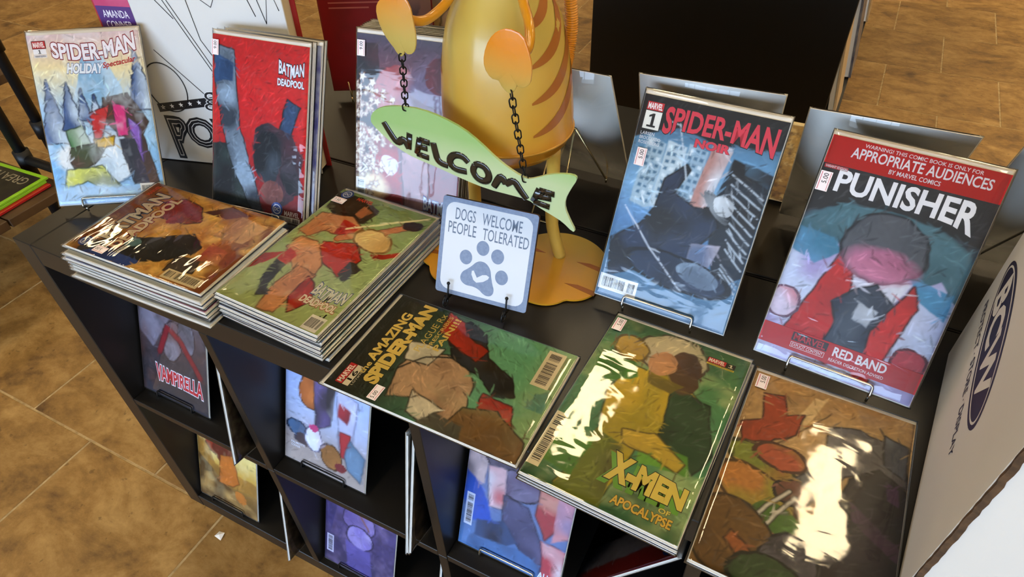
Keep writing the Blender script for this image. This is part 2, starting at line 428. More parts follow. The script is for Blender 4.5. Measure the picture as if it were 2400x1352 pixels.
def figure_one(x, y, w_, h, z, m, parent):      # a slab-serif figure 1
    P = [(0, 0), (1, 0), (1, .14), (.72, .14), (.72, 1), (.5, 1), (.08, .84), (.08, .70), (.40, .78), (.40, .14), (0, .14)]
    return mesh('issue_number', [(x + a * w_, y + b * h, z) for a, b in P], [tuple(range(len(P)))], m, parent)
def arch(k, c=.5, top=0):       # bends lettering up (k>0) in the middle / tilts
    return lambda a, b: (a, b + k * (1 - ((a - c) / .5) ** 2))
def batwing(a, b):              # outer letters taller
    e = abs(a - .5) * 2; return (a, b * (1 + .35 * e * e) - (.45 * (1 - e) ** 3 if b < .5 else 0))

def easel(label, M, m, up=.13, half=.045, lip=.012, group='wire comic easels', lean=.075, lipd=.007, table=0.0):
    """bent wire stand behind a comic whose frame is M"""
    u = np.array(M.col[0][:3]); v = np.array(M.col[1][:3]); n = np.array(M.col[2][:3]); b0 = np.array(M.col[3][:3])
    c = b0 + u * CW / 2; hb = -np.array([n[0], n[1], 0]); hb /= np.linalg.norm(hb)
    r = thing('display_easel', (c[0], c[1], table), label, 'easel', group)
    o = np.array([c[0], c[1], table]); R_ = .0016
    q = lambda s, a, k: c + u * s + v * a + n * k - o
    loop = [q(-half * .35, up, -.003), q(-half, .0, -.003), q(-half, -.0022, -.002), q(-half, -.0022, lipd), q(-half, lip, lipd),
            q(half, lip, lipd), q(half, -.0022, lipd), q(half, -.0022, -.002), q(half, .0, -.003), q(half * .35, up, -.003)]
    tubes('front_wire', [round_corners(loop + [loop[0]], .004)], R_, m, r, 6)
    top = c + v * up * .98 - n * .0045; 
    g = lambda s, d: np.array([c[0], c[1], table]) + u * s * np.array([1, 1, 0]) + hb * d + np.array([0, 0, R_]) - o
    top = top - o
    hd = float(np.dot(top, hb)) + lean
    tubes('rear_leg', [round_corners([top - u * half * .3, g(-half * .5, hd), g(half * .5, hd), top + u * half * .3], .004)], R_, m, r, 6)
    fr = c - v * .0022 - o; ft = g(0, 0)
    if fr[2] > .004:
        [tubes('foot', [[q(s, -.0022, 0), g(s, .0)]], R_, m, r, 6) for s in (-half, half)]
    return r

# ================================================================== the room
FL = -HT
def struct(o): o['kind'] = 'structure'; return o
WALL = mat('painted_wall', '#b9a688', .85, noise=(1.2, '#ad9a7c', .5))
CEIL = mat('ceiling_paint', '#bdb29c', .9)
GROUT = mat('grout', '#c4ad84', .9, noise=(60, '#86704c', .6))
RX0, RX1, RY0, RY1, RZ = -4.6, 5.6, -5.6, 7.2, 2.06
struct(box('floor', (RX0, RX1, RY0, RY1, FL - .1, FL - .0012), GROUT))
FLOOR = bpy.data.objects['floor']
struct(box('ceiling', (RX0, RX1, RY0, RY1, RZ, RZ + .1), CEIL))
struct(box('wall_left', (RX0 - .1, RX0, RY0, RY1, FL - .1, RZ + .1), WALL))
struct(box('wall_right', (RX1, RX1 + .1, RY0, RY1, FL - .1, RZ + .1), WALL))
struct(box('wall_back', (RX0 - .1, RX1 + .1, RY1, RY1 + .1, FL - .1, RZ + .1), WALL))
# shop-front wall behind the photographer with one wide window
wx0, wx1, wz0, wz1 = -3.0, 5.0, FL + .2, FL + 2.5
V = []; F = []
for b in ((RX0 - .1, wx0, RY0 - .1, RY0, FL - .1, RZ + .1), (wx1, RX1 + .1, RY0 - .1, RY0, FL - .1, RZ + .1), (wx0, wx1, RY0 - .1, RY0, FL - .1, wz0), (wx0, wx1, RY0 - .1, RY0, wz1, RZ + .1)):
    v_, f_ = box_vf(*b); F += [tuple(i + len(V) for i in f) for f in f_]; V += v_
struct(mesh('wall_front', V, F, WALL))
ALU = mat('window_aluminium', '#4a4a4c', .4, metal=.8)
win = struct(box('window_1', (wx0, wx1, RY0 - .09, RY0 - .01, wz0, wz0 + .05), ALU))
box('window_frame', (wx0, wx1, RY0 - .09, RY0 - .01, wz1 - .05, wz1), ALU, win)
for k in range(6):
    x = wx0 + (wx1 - wx0 - .05) * k / 5; box('mullion', (x, x + .05, RY0 - .09, RY0 - .01, wz0 + .05, wz1 - .05), ALU, win)
struct(box('pavement', (-20, 20, -30, RY0 - .1, FL - .3, FL - .12), mat('pavement', '#a7a49c', .9, noise=(3, '#8f8c84', .5))))

# floor tiles, each its own piece
tm = bpy.data.materials.new('stone_tile'); tm.use_nodes = True; nt = tm.node_tree; b = nt.nodes['Principled BSDF']
tc = nt.nodes.new('ShaderNodeTexCoord'); oi = nt.nodes.new('ShaderNodeObjectInfo')
ad = nt.nodes.new('ShaderNodeVectorMath'); ad.operation = 'MULTIPLY_ADD'; L = nt.links.new
cb = nt.nodes.new('ShaderNodeCombineXYZ')
for i, k in enumerate((17., 31., 7.)):
    mu = nt.nodes.new('ShaderNodeMath'); mu.operation = 'MULTIPLY'; mu.inputs[1].default_value = k; L(oi.outputs['Random'], mu.inputs[0]); L(mu.outputs[0], cb.inputs[i])
av = nt.nodes.new('ShaderNodeVectorMath'); av.operation = 'ADD'; L(tc.outputs['Object'], av.inputs[0]); L(cb.outputs[0], av.inputs[1])
mp = nt.nodes.new('ShaderNodeMapping'); mp.inputs['Scale'].default_value = (1, 1.35, 1); L(av.outputs[0], mp.inputs[0])
n1 = nt.nodes.new('ShaderNodeTexNoise'); n1.inputs['Scale'].default_value = 5.5; n1.inputs['Detail'].default_value = 9; n1.inputs['Roughness'].default_value = .68; n1.inputs['Distortion'].default_value = .5; L(mp.outputs[0], n1.inputs['Vector'])
n2 = nt.nodes.new('ShaderNodeTexNoise'); n2.inputs['Scale'].default_value = 20; n2.inputs['Detail'].default_value = 5; n2.inputs['Roughness'].default_value = .7; L(mp.outputs[0], n2.inputs['Vector'])
cr = nt.nodes.new('ShaderNodeValToRGB'); el = cr.color_ramp.elements
el[0].position = .34; el[0].color = (*hexc('#553a1a'), 1); el[1].position = .70; el[1].color = (*hexc('#bf9c62'), 1)
e = el.new(.5); e.color = (*hexc('#94703a'), 1)
mxx = nt.nodes.new('ShaderNodeMath'); mxx.operation = 'MULTIPLY_ADD'; mxx.inputs[1].default_value = .34; L(n2.outputs['Fac'], mxx.inputs[0])
sc_ = nt.nodes.new('ShaderNodeMath'); sc_.operation = 'MULTIPLY'; sc_.inputs[1].default_value = .68; L(n1.outputs['Fac'], sc_.inputs[0]); L(sc_.outputs[0], mxx.inputs[2])
L(mxx.outputs[0], cr.inputs[0])
# dark pits
vo = nt.nodes.new('ShaderNodeTexNoise'); vo.inputs['Scale'].default_value = 55; vo.inputs['Detail'].default_value = 2; L(av.outputs[0], vo.inputs['Vector'])
pr = nt.nodes.new('ShaderNodeMapRange'); pr.inputs[1].default_value = .66; pr.inputs[2].default_value = .74; pr.inputs[4].default_value = .5; L(vo.outputs['Fac'], pr.inputs[0])
mx = nt.nodes.new('ShaderNodeMixRGB'); mx.inputs[2].default_value = (*hexc('#4d3517'), 1); L(pr.outputs[0], mx.inputs[0]); L(cr.outputs[0], mx.inputs[1])
hv = nt.nodes.new('ShaderNodeHueSaturation'); mr = nt.nodes.new('ShaderNodeMapRange'); mr.inputs[3].default_value = .88; mr.inputs[4].default_value = 1.12
L(oi.outputs['Random'], mr.inputs[0]); L(mr.outputs[0], hv.inputs['Value']); L(mx.outputs[0], hv.inputs['Color']); L(hv.outputs[0], b.inputs['Base Color'])
b.inputs['Roughness'].default_value = .5
bp = nt.nodes.new('ShaderNodeBump'); bp.inputs['Strength'].default_value = .25; bp.inputs['Distance'].default_value = .002; L(mxx.outputs[0], bp.inputs['Height']); L(bp.outputs[0], b.inputs['Normal'])
TPX, TPY, G = .457, .44, .0055
bm = bmesh.new()
V_, F_ = box_vf(-TPX / 2 + G / 2, TPX / 2 - G / 2, -TPY / 2 + G / 2, TPY / 2 - G / 2, -.001, 0)
vv = [bm.verts.new(q) for q in V_]
for f in F_: bm.faces.new([vv[i] for i in f])
bmesh.ops.bevel(bm, geom=[e for e in bm.edges if all(v.co.z > -.0005 for v in e.verts)], offset=.0008, segments=1, affect='EDGES')
tme = bpy.data.meshes.new('tile'); bm.to_mesh(tme); bm.free(); tme.materials.append(tm)
cnt = 0
for j in range(-2, 15):
    for i in range(-9, 7):
        x = .1 + (i + (.5 if j % 2 == 0 else 0)) * TPX + TPX / 2; y = .005 + j * TPY + TPY / 2
        # keep what the camera's view can reach
        q = CR @ (np.array([x, y, FL]) - CC)
        if q[2] < .3: continue
        sx, sy = 1200 + F_PX * q[0] / q[2], 676 + F_PX * q[1] / q[2]
        if not (-500 < sx < 2900 and -400 < sy < 1900): continue
        o = bpy.data.objects.new('tile', tme); COL.objects.link(o); o.parent = FLOOR; o.location = (x, y, FL); cnt += 1
print('tiles', cnt)

# unseen warm ceiling troffers: some rows read from reflections, front row added as fill
DIFF = mat('lamp_diffuser', '#fff2d0', .6, emis=((1.0, .79, .48), LAMP))
LFR = mat('lamp_frame', '#d8d2c4', .5)
LAMPS = [(x_, y_, .09, .30) for y_ in (-.65, 1.55, 3.75, 5.95) for x_ in (-2.93, -1.82, .42, 1.53, 2.64, 3.75)]
for xx, yy, hx, hy in LAMPS:
    if 1:
        t = thing('ceiling_light_offscreen', (xx, yy, RZ), 'warm ceiling light panel in an unseen grid partly added as fill', 'ceiling light', 'ceiling light panels')
        mesh('diffuser_offscreen', *box_vf(-hx, hx, -hy, hy, -.03, -.025), DIFF, t)
        v1, f1 = [], []
        for bb in ((-hx - .02, -hx, -hy - .02, hy + .02, -.035, 0), (hx, hx + .02, -hy - .02, hy + .02, -.035, 0), (-hx, hx, -hy - .02, -hy, -.035, 0), (-hx, hx, hy, hy + .02, -.035, 0)):
            a_, c_ = box_vf(*bb); f1 += [tuple(i + len(v1) for i in f) for f in c_]; v1 += a_
        mesh('frame', v1, f1, LFR, t)

# ================================================================== shelf units (two, back to back)
BLACK = mat('black_laminate', (.0062, .0055, .0050), .40, noise=(120, '#14110f', .4), bump=(700, .06))
T, CWD, CHT, DV = .0425, .3345, .3375, .016
SL = 2 * T + 4 * CWD + 3 * DV; SD = .386
def shelf_unit(label, M):
    r = thing('storage_shelf', mw=M, label=label, cat='shelf')
    e = .0006; bv = .0012
    box('side_panel', (0, T, 0, SD, FL, 0), BLACK, r, bv); box('side_panel', (SL - T, SL, 0, SD, FL, 0), BLACK, r, bv)
    box('top_panel', (T + e, SL - T - e, .0006, SD, -T, -.0005), BLACK, r, bv)
    box('bottom_panel', (T + e, SL - T - e, .0006, SD, FL, FL + T), BLACK, r, bv)
    zmid = -T - CHT
    for i in range(4):
        x = T + i * (CWD + DV)
        box('shelf_board', (x + e, x + CWD - e, .001, SD, zmid - DV, zmid), BLACK, r, .0008)
        if i < 3:
            box('divider', (x + CWD, x + CWD + DV, .0005, SD, zmid - DV * .5, -T), BLACK, r, .0008)
            box('divider', (x + CWD, x + CWD + DV, .0005, SD, FL + T, zmid - DV * .5 - .0008), BLACK, r, .0008)
    box('back_panel', (.004, SL - .004, SD, SD + .003, FL, -.003), BLACK, r)
    return r
shelf_unit('low black cube shelf whose open cells hold comics, with stacks of comics on top', Matrix.Translation((0, 0, 0)))
shelf_unit('second low black cube shelf standing back to back behind the comic stacks', Matrix.Translation((SL, .780, 0)) @ Matrix.Rotation(math.pi, 4, 'Z'))

# ================================================================== black display unit further back
r = thing('display_rack', (.35, 1.55, FL), 'tall black display unit with a plain end panel and books along one side', 'shelf')
X1 = .71
box('end_panel', (0, X1, 0, .03, 0, 1.5), BLACK, r, .002)
box('end_panel', (0, X1, 2.3, 2.33, 0, 1.5), BLACK, r, .002)
box('back_panel', (.3, .33, .03, 2.3, .0, 1.5), BLACK, r)
for z in (.005, .40, .77, 1.14): box('shelf_board', (.33, X1 + .035, .032, 2.298, z, z + .02), BLACK, r)
rg = random.Random(4)
bookc = ['#7a2a26', '#c9b08a', '#8d8f98', '#3a3f55', '#b9b2a4', '#5a1f22', '#2f3238', '#a88a5a', '#6d7480']
for zi, z in enumerate((.025, .42, .79)):
    y = .06
    k = 0
    while y < 2.0 and k < 7:
        wd = rg.uniform(.12, .2); col = bookc[(k * 2 + zi) % len(bookc)]
        hh = rg.uniform(.24, .30)
        M = Matrix.Translation((.35 + X1 + .022 + .012 * (k % 2), 1.55 + y, FL + z + .0035)) @ Matrix.Rotation(-.13, 4, 'Y')
        tt = thing('book', mw=M, label='book set face out along the side of the black display unit', cat='book', group='books on the tall black display unit')
        box('cover', (0, .006, 0, wd, 0, hh), mat('book_' + col.strip('#'), col, .4, noise=(25, '#d8d0c0', .35)), tt)
        box('page_block', (-.014, 0, .002, wd - .002, .002, hh - .002), WHITE, tt)
        y += wd + rg.uniform(.03, .12); k += 1

# ================================================================== pipe rack on the left
PIPE = mat('black_iron_pipe', '#141416', .45, metal=.3, bump=(300, .1))
WOOD = mat('brown_plank', '#5a4023', .55, noise=(14, '#3a2712', .8), bump=(60, .2))
ZR = -.5
r = thing('pipe_rack', (-1.25, .6, FL), 'black iron pipe rack with brown wooden shelves left of the cube shelf', 'rack')
o0 = np.array([-1.25, .6, FL])
pb = PZ(62, 378, ZR + .02); pa = PZ(100, 307, ZR + .02)
def rel(*ps): return [np.asarray(p) - o0 for p in ps]
for P in (pb, pa):
    base = np.array([P[0], P[1], FL]); topp = np.array([P[0], P[1], .9])
    tubes('upright_pipe', [rel(base, topp)], .017, PIPE, r, 14)
    tubes('pipe_flange', [rel(base, base + [0, 0, .012])], .045, PIPE, r, 16)
    for z in (ZR + .03, -.17): tubes('pipe_coupling', [rel([P[0], P[1], z - .03], [P[0], P[1], z + .03])], .024, PIPE, r, 14)
tubes('cross_pipe', [rel(pb + [0, 0, .01], pb + [.55, 0, .01])], .015, PIPE, r, 12)
tubes('cross_pipe', [rel(pb + [0, 0, .33], pb + [-.8, .02, .33])], .015, PIPE, r, 12)
tubes('cross_pipe', [rel([pb[0], pb[1], -.17], [pa[0], pa[1], -.17])], .015, PIPE, r, 12)
for (y0, y1) in ((.02, .17), (.175, .34), (.345, .545)):
    box('plank', (-2.4 - o0[0], -.965 - o0[0], y0 - o0[1], y1 - o0[1], ZR - .03 - FL, ZR - .002 - FL), WOOD, r, .002)
pq = PZ(14, 170, -.30); box('plank', (-2.9 - o0[0], pq[0] - o0[0], pq[1] - .12 - o0[1], pq[1] + .03 - o0[1], -.33 - FL, -.30 - FL), WOOD, r, .002)
# magazines lying on it
def folder(label, x, y, z, ang, edge, th):
    M = Matrix.Translation((x, y, z)) @ Matrix.Rotation(ang, 4, 'Z')
    t = thing('magazine', mw=M, label=label, cat='magazine')
    wv = lambda a: .004 * math.sin(a * 9)
    box('cover_border', (-.30, 0, -.40, 0, 0, th), mat('border_' + edge.strip('#'), edge, .4), t, .001)
    return t
t = folder('red-edged magazine beneath the green-edged ones on the wooden rack', -1.005, .515, ZR + .0, .03, '#b3211c', .008)
t = folder('green-edged magazine between the red one and the black cover on the rack', -1.02, .515, ZR + .0085, .05, '#8cc824', .008)
t = folder('black-covered magazine with bright green border lying on the wooden rack', -1.02, .525, ZR + .017, .04, '#8cc824', .007)
rects('cover', [(-.29, -.39, -.012, -.014)], .0073, mat('black_cover', '#0d0c0d', .45, noise=(18, '#3b3b1c', .5)), t)
letters('title_lettering', 'GREATEST TO', (-.035, -.03, .27, .034), .0076, ink('#8f8a74'), t, rot=math.pi)

# ================================================================== cover pictures (plain stand-ins in the covers' colours)
NN, MM = 150, 228
def a_holiday():
    a = Art(NN, MM, ['#d9c3c8', '#eadcae', '#bfd6e6', '#a3cdea', '#8fc4ec', '#a9cdf0'], 3)
    a.poly([(.30, .42), (.45, .12), (.52, .06), (.62, .10), (.78, .36), (.9, .5), (.2, .55)], '#8fb9d6', c2='#dbe9f2', k=.8)
    for cx, ty, by, wd in ((.10, .25, .62, .13), (.27, .27, .55, .10), (.39, .31, .50, .07), (.50, .35, .49, .05), (.93, .10, .45, .12)):
        P = [(cx, ty)]; k = 6
        for i in range(1, k + 1): P += [(cx + wd * i / k, ty + (by - ty) * i / k), (cx + wd * (i - .5) / k, ty + (by - ty) * (i / k + .01))]
        Q = [(2 * cx - p[0], p[1]) for p in P[::-1][:-1]]
        a.poly(P + Q, '#3d5f96', line='#25334f', c2='#cfe0ef', k=.95)
    a.ell(.28, .72, .22, .10, '#eef3f7', soft=.3); a.ell(.55, .72, .24, .16, '#dbe8f2', line='#6f8fb0', c2='#a9c4da')
    a.poly([(.58, .38), (.80, .36), (.95, .52), (.88, .60), (.96, .90), (.80, .92), (.74, .62), (.55, .50)], '#5b3b2a', line='#2a1a14', c2='#2e2024')
    a.poly([(.66, .42), (.76, .43), (.75, .60), (.66, .60)], '#d92f86', line='#401830')
    a.poly([(.78, .50), (.86, .55), (.84, .76), (.79, .74)], '#8e62c0', line='#46306a')
    a.poly([(.44, .46), (.62, .42), (.56, .52), (.50, .62), (.45, .64)], '#c8272b', line='#4a1414')
    a.poly([(.66, .62), (.80, .62), (.88, .90), (.72, .90), (.68, .75)], '#2a2e3e', c2='#4a3550')
    a.poly([(.20, .56), (.34, .54), (.40, .64), (.22, .66)], '#4f8a52', line='#26402a', c2='#dfe6e0')
    a.poly([(.20, .66), (.46, .64), (.50, .68), (.40, .76), (.22, .80), (.18, .74)], '#59402f', line='#2c1d16', c2='#3a5f3a')
    a.poly([(.44, .62), (.62, .60), (.60, .65), (.46, .66)], '#d9b21e', line='#6a4a10')
    a.poly([(.14, .80), (.46, .78), (.60, .90), (.50, .93), (.30, .86), (.10, .90)], '#d9dd74', line='#4a5a3a', c2='#5b6f96')
    a.ell(.3, .96, .5, .07, '#b9d8f3', soft=.4); a.mott('#e9f3fb', .35, (9, 13)); return a.grain(.07)
def a_red():
    a = Art(NN, MM, ['#c41a1c', '#d42222', '#cf2020', '#b01a1c', '#5a1418'], 5)
    a.poly([(0, .62), (.14, .60), (.40, .80), (.62, 1), (0, 1)], '#15181c', c2='#34423e', k=.9)
    a.poly([(.02, .06), (.22, .08), (.30, .50), (.36, .62), (.55, .95), (.52, 1.0), (.40, .93), (.22, .72), (.10, .50), (.03, .28)], '#3a434f', c2='#9fb0c0', k=.95, line='#15181c')
    a.poly([(.02, .10), (.22, .14), (.22, .24), (.02, .26)], '#33557f', c2='#1c2230')
    a.poly([(.80, .30), (.93, .33), (.82, .52), (.72, .48)], '#24364d', line='#12161f', c2='#3f5f8a')
    a.poly([(.46, .48), (.60, .44), (.86, .50), (.98, .62), (.90, .86), (.74, .92), (.55, .78), (.44, .66)], '#54303a', c2='#20262e', k=.9)
    a.ell(.60, .64, .15, .15, '#161a20', c2='#4a5560', k=.9); a.ell(.86, .74, .10, .10, '#181a1f', rot=-.4, c2='#5a4e58')
    a.ell(.66, .84, .12, .07, '#a2665a', rot=-.5, c2='#5e2222') ; return a.grain(.12)
def a_stars():
    a = Art(NN, MM, ['#4a4458', '#84505a', '#94707c', '#8a6470', '#9a4c54', '#6c3a40'], 8)
    a.poly([(0, .05), (.2, .04), (.24, .5), (.18, 1), (0, 1)], '#2a2428', c2='#6a3236')
    a.ell(.38, .30, .2, .16, '#b03a3a', c2='#d8a0a0'); a.ell(.75, .35, .3, .25, '#7d6a86', soft=.4, c2='#a88a98')
    a.poly([(.5, .3), (.98, .40), (.98, .48), (.55, .36)], '#6a3a48', c2='#d9d0d8'); a.ell(.78, .18, .14, .10, '#7a2f38', c2='#40333f')
    a.ell(.62, .5, .1, .09, '#2f3a55', c2='#9fb4d6')
    a.poly([(.12, .55), (.4, .52), (.46, .9), (.2, .92)], '#b52a2a', c2='#7a1c20'); a.poly([(.45, .62), (.7, .6), (.72, .95), (.5, .95)], '#c9a2a4', c2='#8a5a62', line='#5b3a3f')
    a.ell(.34, .70, .09, .05, '#e8e2ea', rot=.4); a.ell(.16, .84, .16, .08, '#efd8b0', soft=.6)
    g = np.random.RandomState(2)
    for k in range(150):
        x, y = abs(g.normal(.02, .13)), np.clip(g.normal(.58, .17), .1, .95); s = g.uniform(.012, .026)
        P = []
        for i in range(10):
            an = math.pi * i / 5 + g.uniform(0, .2); rr = s if i % 2 == 0 else s * .45; P.append((x + rr * 1.5 * math.cos(an), y + rr * math.sin(an)))
        a.poly(P, '#fbf2e2', line='#8a4a22', lw=.004)
    a.poly([(0, .93), (1, .93), (1, 1), (0, 1)], '#2c1618'); return a.grain(.1)
def a_city():
    a = Art(NN, MM, ['#17202b', '#5f8fb0', '#86b2d2', '#5a88b4', '#54809f', '#4a708f'], 6, wob=.006)
    a.poly([(0, 0), (1, 0), (1, .13), (.6, .16), (.3, .12), (0, .2)], '#0d0f14')
    for bx in range(3):
        x0 = .10 + bx * .15
        a.poly([(x0, .18), (x0 + .14, .2), (x0 + .13, .52), (x0 - .02, .5)], ['#a9bfcb', '#c0cfd6', '#9fb8c8'][bx])
        for i in range(3):
            for j in range(9): a.poly([(x0 + .012 + i * .042, .20 + j * .034), (x0 + .038 + i * .042, .202 + j * .034), (x0 + .036 + i * .042, .218 + j * .034), (x0 + .010 + i * .042, .216 + j * .034)], '#4f7590' if (i + j) % 4 else '#dfe8ec')
    a.poly([(.56, .16), (.70, .16), (.62, .5), (.50, .5)], '#b98a80', c2='#d6e2ea', k=.8)
    a.poly([(.72, .2), (1, .24), (1, .72), (.84, .80), (.72, .62), (.66, .45)], '#0b0d13', c2='#1d2c3c')
    for k in range(12): a.stroke([(.74 + .012 * k, .27 + .042 * k), (.98, .35 + .042 * k)] if k < 9 else [(.84, .5 + .02 * k), (.98, .58 + .02 * k)], .0035, '#c7d2dc')
    a.poly([(.80, .20), (.99, .24), (.99, .30), (.82, .26)], '#1b2733', c2='#5d86a0')
    a.poly([(.30, .36), (.42, .28), (.45, .30), (.38, .42), (.55, .46), (.68, .44), (.74, .52), (.62, .66), (.60, .76), (.30, .80), (.06, .88), (.02, .70), (.20, .60), (.28, .50)], '#10131b', c2='#2a3a58', line='#07080c', k=.8)
    a.ell(.70, .43, .14, .035, '#15181f', rot=.75, c2='#cdd6de', k=.5); a.ell(.74, .42, .08, .045, '#2a2e36', rot=.75, c2='#e6ebef', k=.9)
    a.poly([(.60, .62), (.80, .60), (.76, .72), (.60, .72)], '#b5adb8', c2='#54698a', k=.9)
    a.ell(.55, .78, .36, .075, '#27364f', rot=.08, c2='#101722', line='#0a0d14'); a.ell(.70, .765, .16, .05, '#8fa3b6', rot=.2, c2='#2c3c56')
    a.stroke([(.06, .53), (.32, .70), (.62, .86)], .003, '#dfe6f0'); a.stroke([(.30, .10), (.44, .34)], .003, '#cfd8e0') ; return a.grain(.08)
def a_band():
    a = Art(NN, MM, ['#24262c', '#26282e', '#3c4c58', '#7c93ae', '#a9a8cc', '#b3a6c8', '#b08fa8'], 9)
    a.ell(.5, .50, .58, .27, '#3e6672', c2='#56808c'); a.poly([(0, 0), (1, 0), (1, .30), (.75, .26), (.5, .245), (.25, .25), (0, .34)], '#24262b')
    a.poly([(0, .46), (.1, .42), (.18, .46), (.3, .40), (.34, .5), (.66, .5), (.70, .48), (.8, .52), (.88, .46), (1, .54), (1, 1), (0, 1)], '#a99fc8', c2='#c9d4e6', k=.8)
    a.poly([(.0, .40), (.22, .40), (.3, .46), (.16, .54), (.0, .5)], '#3f7f9c', c2='#6f9fc6')
    a.poly([(.72, .49), (.98, .5), (.98, .62), (.8, .56)], '#4c8fb4', c2='#7fa0cc')
    a.poly([(.36, .47), (.66, .47), (.74, .52), (.62, .72), (.5, .8), (.36, .62)], '#d5d6e0', c2='#9a96b8')
    a.poly([(.30, .46), (.37, .47), (.44, .66), (.5, .82), (.46, .95), (.12, .88)], '#c32522', c2='#a01c20', line='#40121a')
    a.poly([(.76, .52), (.70, .62), (.54, .80), (.62, .96), (.72, .98), (.82, .60)], '#c32522', c2='#a31d20', line='#40121a')
    a.ell(.52, .40, .24, .135, '#565a62', c2='#3d4650', line='#22252c'); a.ell(.53, .47, .20, .07, '#c07a98', soft=.5, c2='#8c3f62')
    a.poly([(.44, .60), (.56, .55), (.68, .62), (.62, .74), (.66, .92), (.38, .92), (.42, .76), (.36, .68)], '#232c40', c2='#53606f', line='#10131c')
    a.poly([(.50, .64), (.62, .66), (.60, .74), (.50, .72)], '#b4bac4', c2='#6e7684')
    a.ell(.07, .74, .09, .06, '#cfc3d4', line='#6a4a60', c2='#c8545c'); a.ell(.90, .83, .09, .055, '#b23a48', c2='#d8a0a8', line='#5a2030')
    return a.grain(.07)
def a_green():   # landscape feeling, dark at the title end
    a = Art(NN, MM, ['#23271f', '#2e3a30', '#46705a', '#6fae8c', '#6fb08a', '#8fae7c'], 12)
    a.region(-.1, -.1, 1.1, .14, '#22241e', .8, .1)
    a.poly([(.10, .30), (.36, .26), (.62, .30), (.58, .40), (.66, .54), (.40, .64), (.10, .70), (.02, .62), (.2, .46)], '#c9a98a', c2='#8f6f58', line='#2b211c')
    a.poly([(.44, .26), (.60, .22), (.64, .40), (.46, .38)], '#ddd8c8', line='#3a342c', c2='#b0a894'); a.poly([(.05, .44), (.22, .40), (.16, .58), (.02, .52)], '#dcd6c6', line='#3a342c')
    a.poly([(.60, .46), (.80, .36), (.97, .42), (.90, .54), (.70, .62), (.60, .78), (.46, .84), (.42, .74), (.54, .62)], '#191b20', c2='#3d4450', line='#0c0d10')
    a.poly([(.78, .32), (.98, .30), (.94, .40), (.84, .44), (.76, .60), (.64, .58), (.70, .44)], '#bf3826', c2='#8c241c', line='#3a1410')
    a.poly([(.20, .74), (.40, .70), (.38, .86), (.22, .90)], '#b8392a', c2='#8a231a', line='#3a1410')
    a.poly([(0, .62), (.24, .66), (.30, .80), (.16, .98), (0, 1)], '#8a6a42', c2='#5d4a34', line='#2a2118'); a.poly([(0, .50), (.12, .56), (.1, .7), (0, .72)], '#4a4a42', c2='#6a685c')
    a.poly([(.42, .90), (.55, .92), (.60, .97), (.42, .985)], '#5d8f80'); a.stroke([(.30, .24), (.52, .34), (.62, .50)], .005, '#18191a')
    return a.grain(.08)
def a_emerald():
    a = Art(NN, MM, ['#3f6b4a', '#4f8a58', '#4f8f62', '#3f7f5a', '#4a8f5e', '#3a6a48'], 14)
    a.mott('#c9d49a', .5, (5, 8), .5); a.mott('#24482f', .6, (6, 9), .5)
    a.poly([(.28, .28), (.62, .26), (.86, .36), (.80, .62), (.56, .66), (.50, .98), (.22, .98), (.30, .64), (.22, .46)], '#c9b024', c2='#8f8a1c', line='#3a4a18')
    a.poly([(.60, .30), (.86, .34), (.98, .58), (.92, .70), (.66, .62), (.64, .48)], '#23492a', c2='#12301c', line='#0f2414')
    a.poly([(.05, .26), (.28, .24), (.36, .32), (.20, .40), (.06, .38)], '#4a8f2e', c2='#2f6a24'); a.poly([(.56, .62), (.86, .62), (.92, .72), (.6, .74)], '#6aa83a', c2='#3f7a2c')
    a.poly([(.28, .66), (.48, .70), (.52, 1), (.22, 1)], '#6f7a26', c2='#4a4020'); a.poly([(.02, .74), (.30, .74), (.28, .92), (.04, .9)], '#55922f', c2='#3a7026')
    a.ell(.50, .13, .24, .12, '#c8c0a4', c2='#8f8a6c', line='#4a4432'); a.ell(.63, .20, .11, .13, '#5a4026', c2='#35261a', rot=-.2)
    a.ell(.47, .20, .10, .075, '#c99a70', c2='#a3744e'); a.ell(.22, .17, .12, .065, '#cfae3a', rot=.6, line='#6a5618', c2='#a0862a')
    a.poly([(.40, .27), (.66, .29), (.60, .34), (.44, .33)], '#8a7a20', c2='#5a5018')
    a.poly([(.44, .62), (.62, .58), (.86, .66), (.84, .72), (.64, .68), (.48, .68)], '#cfb43a', c2='#9a8a2a', line='#5a4e18')
    return a.grain(.06)
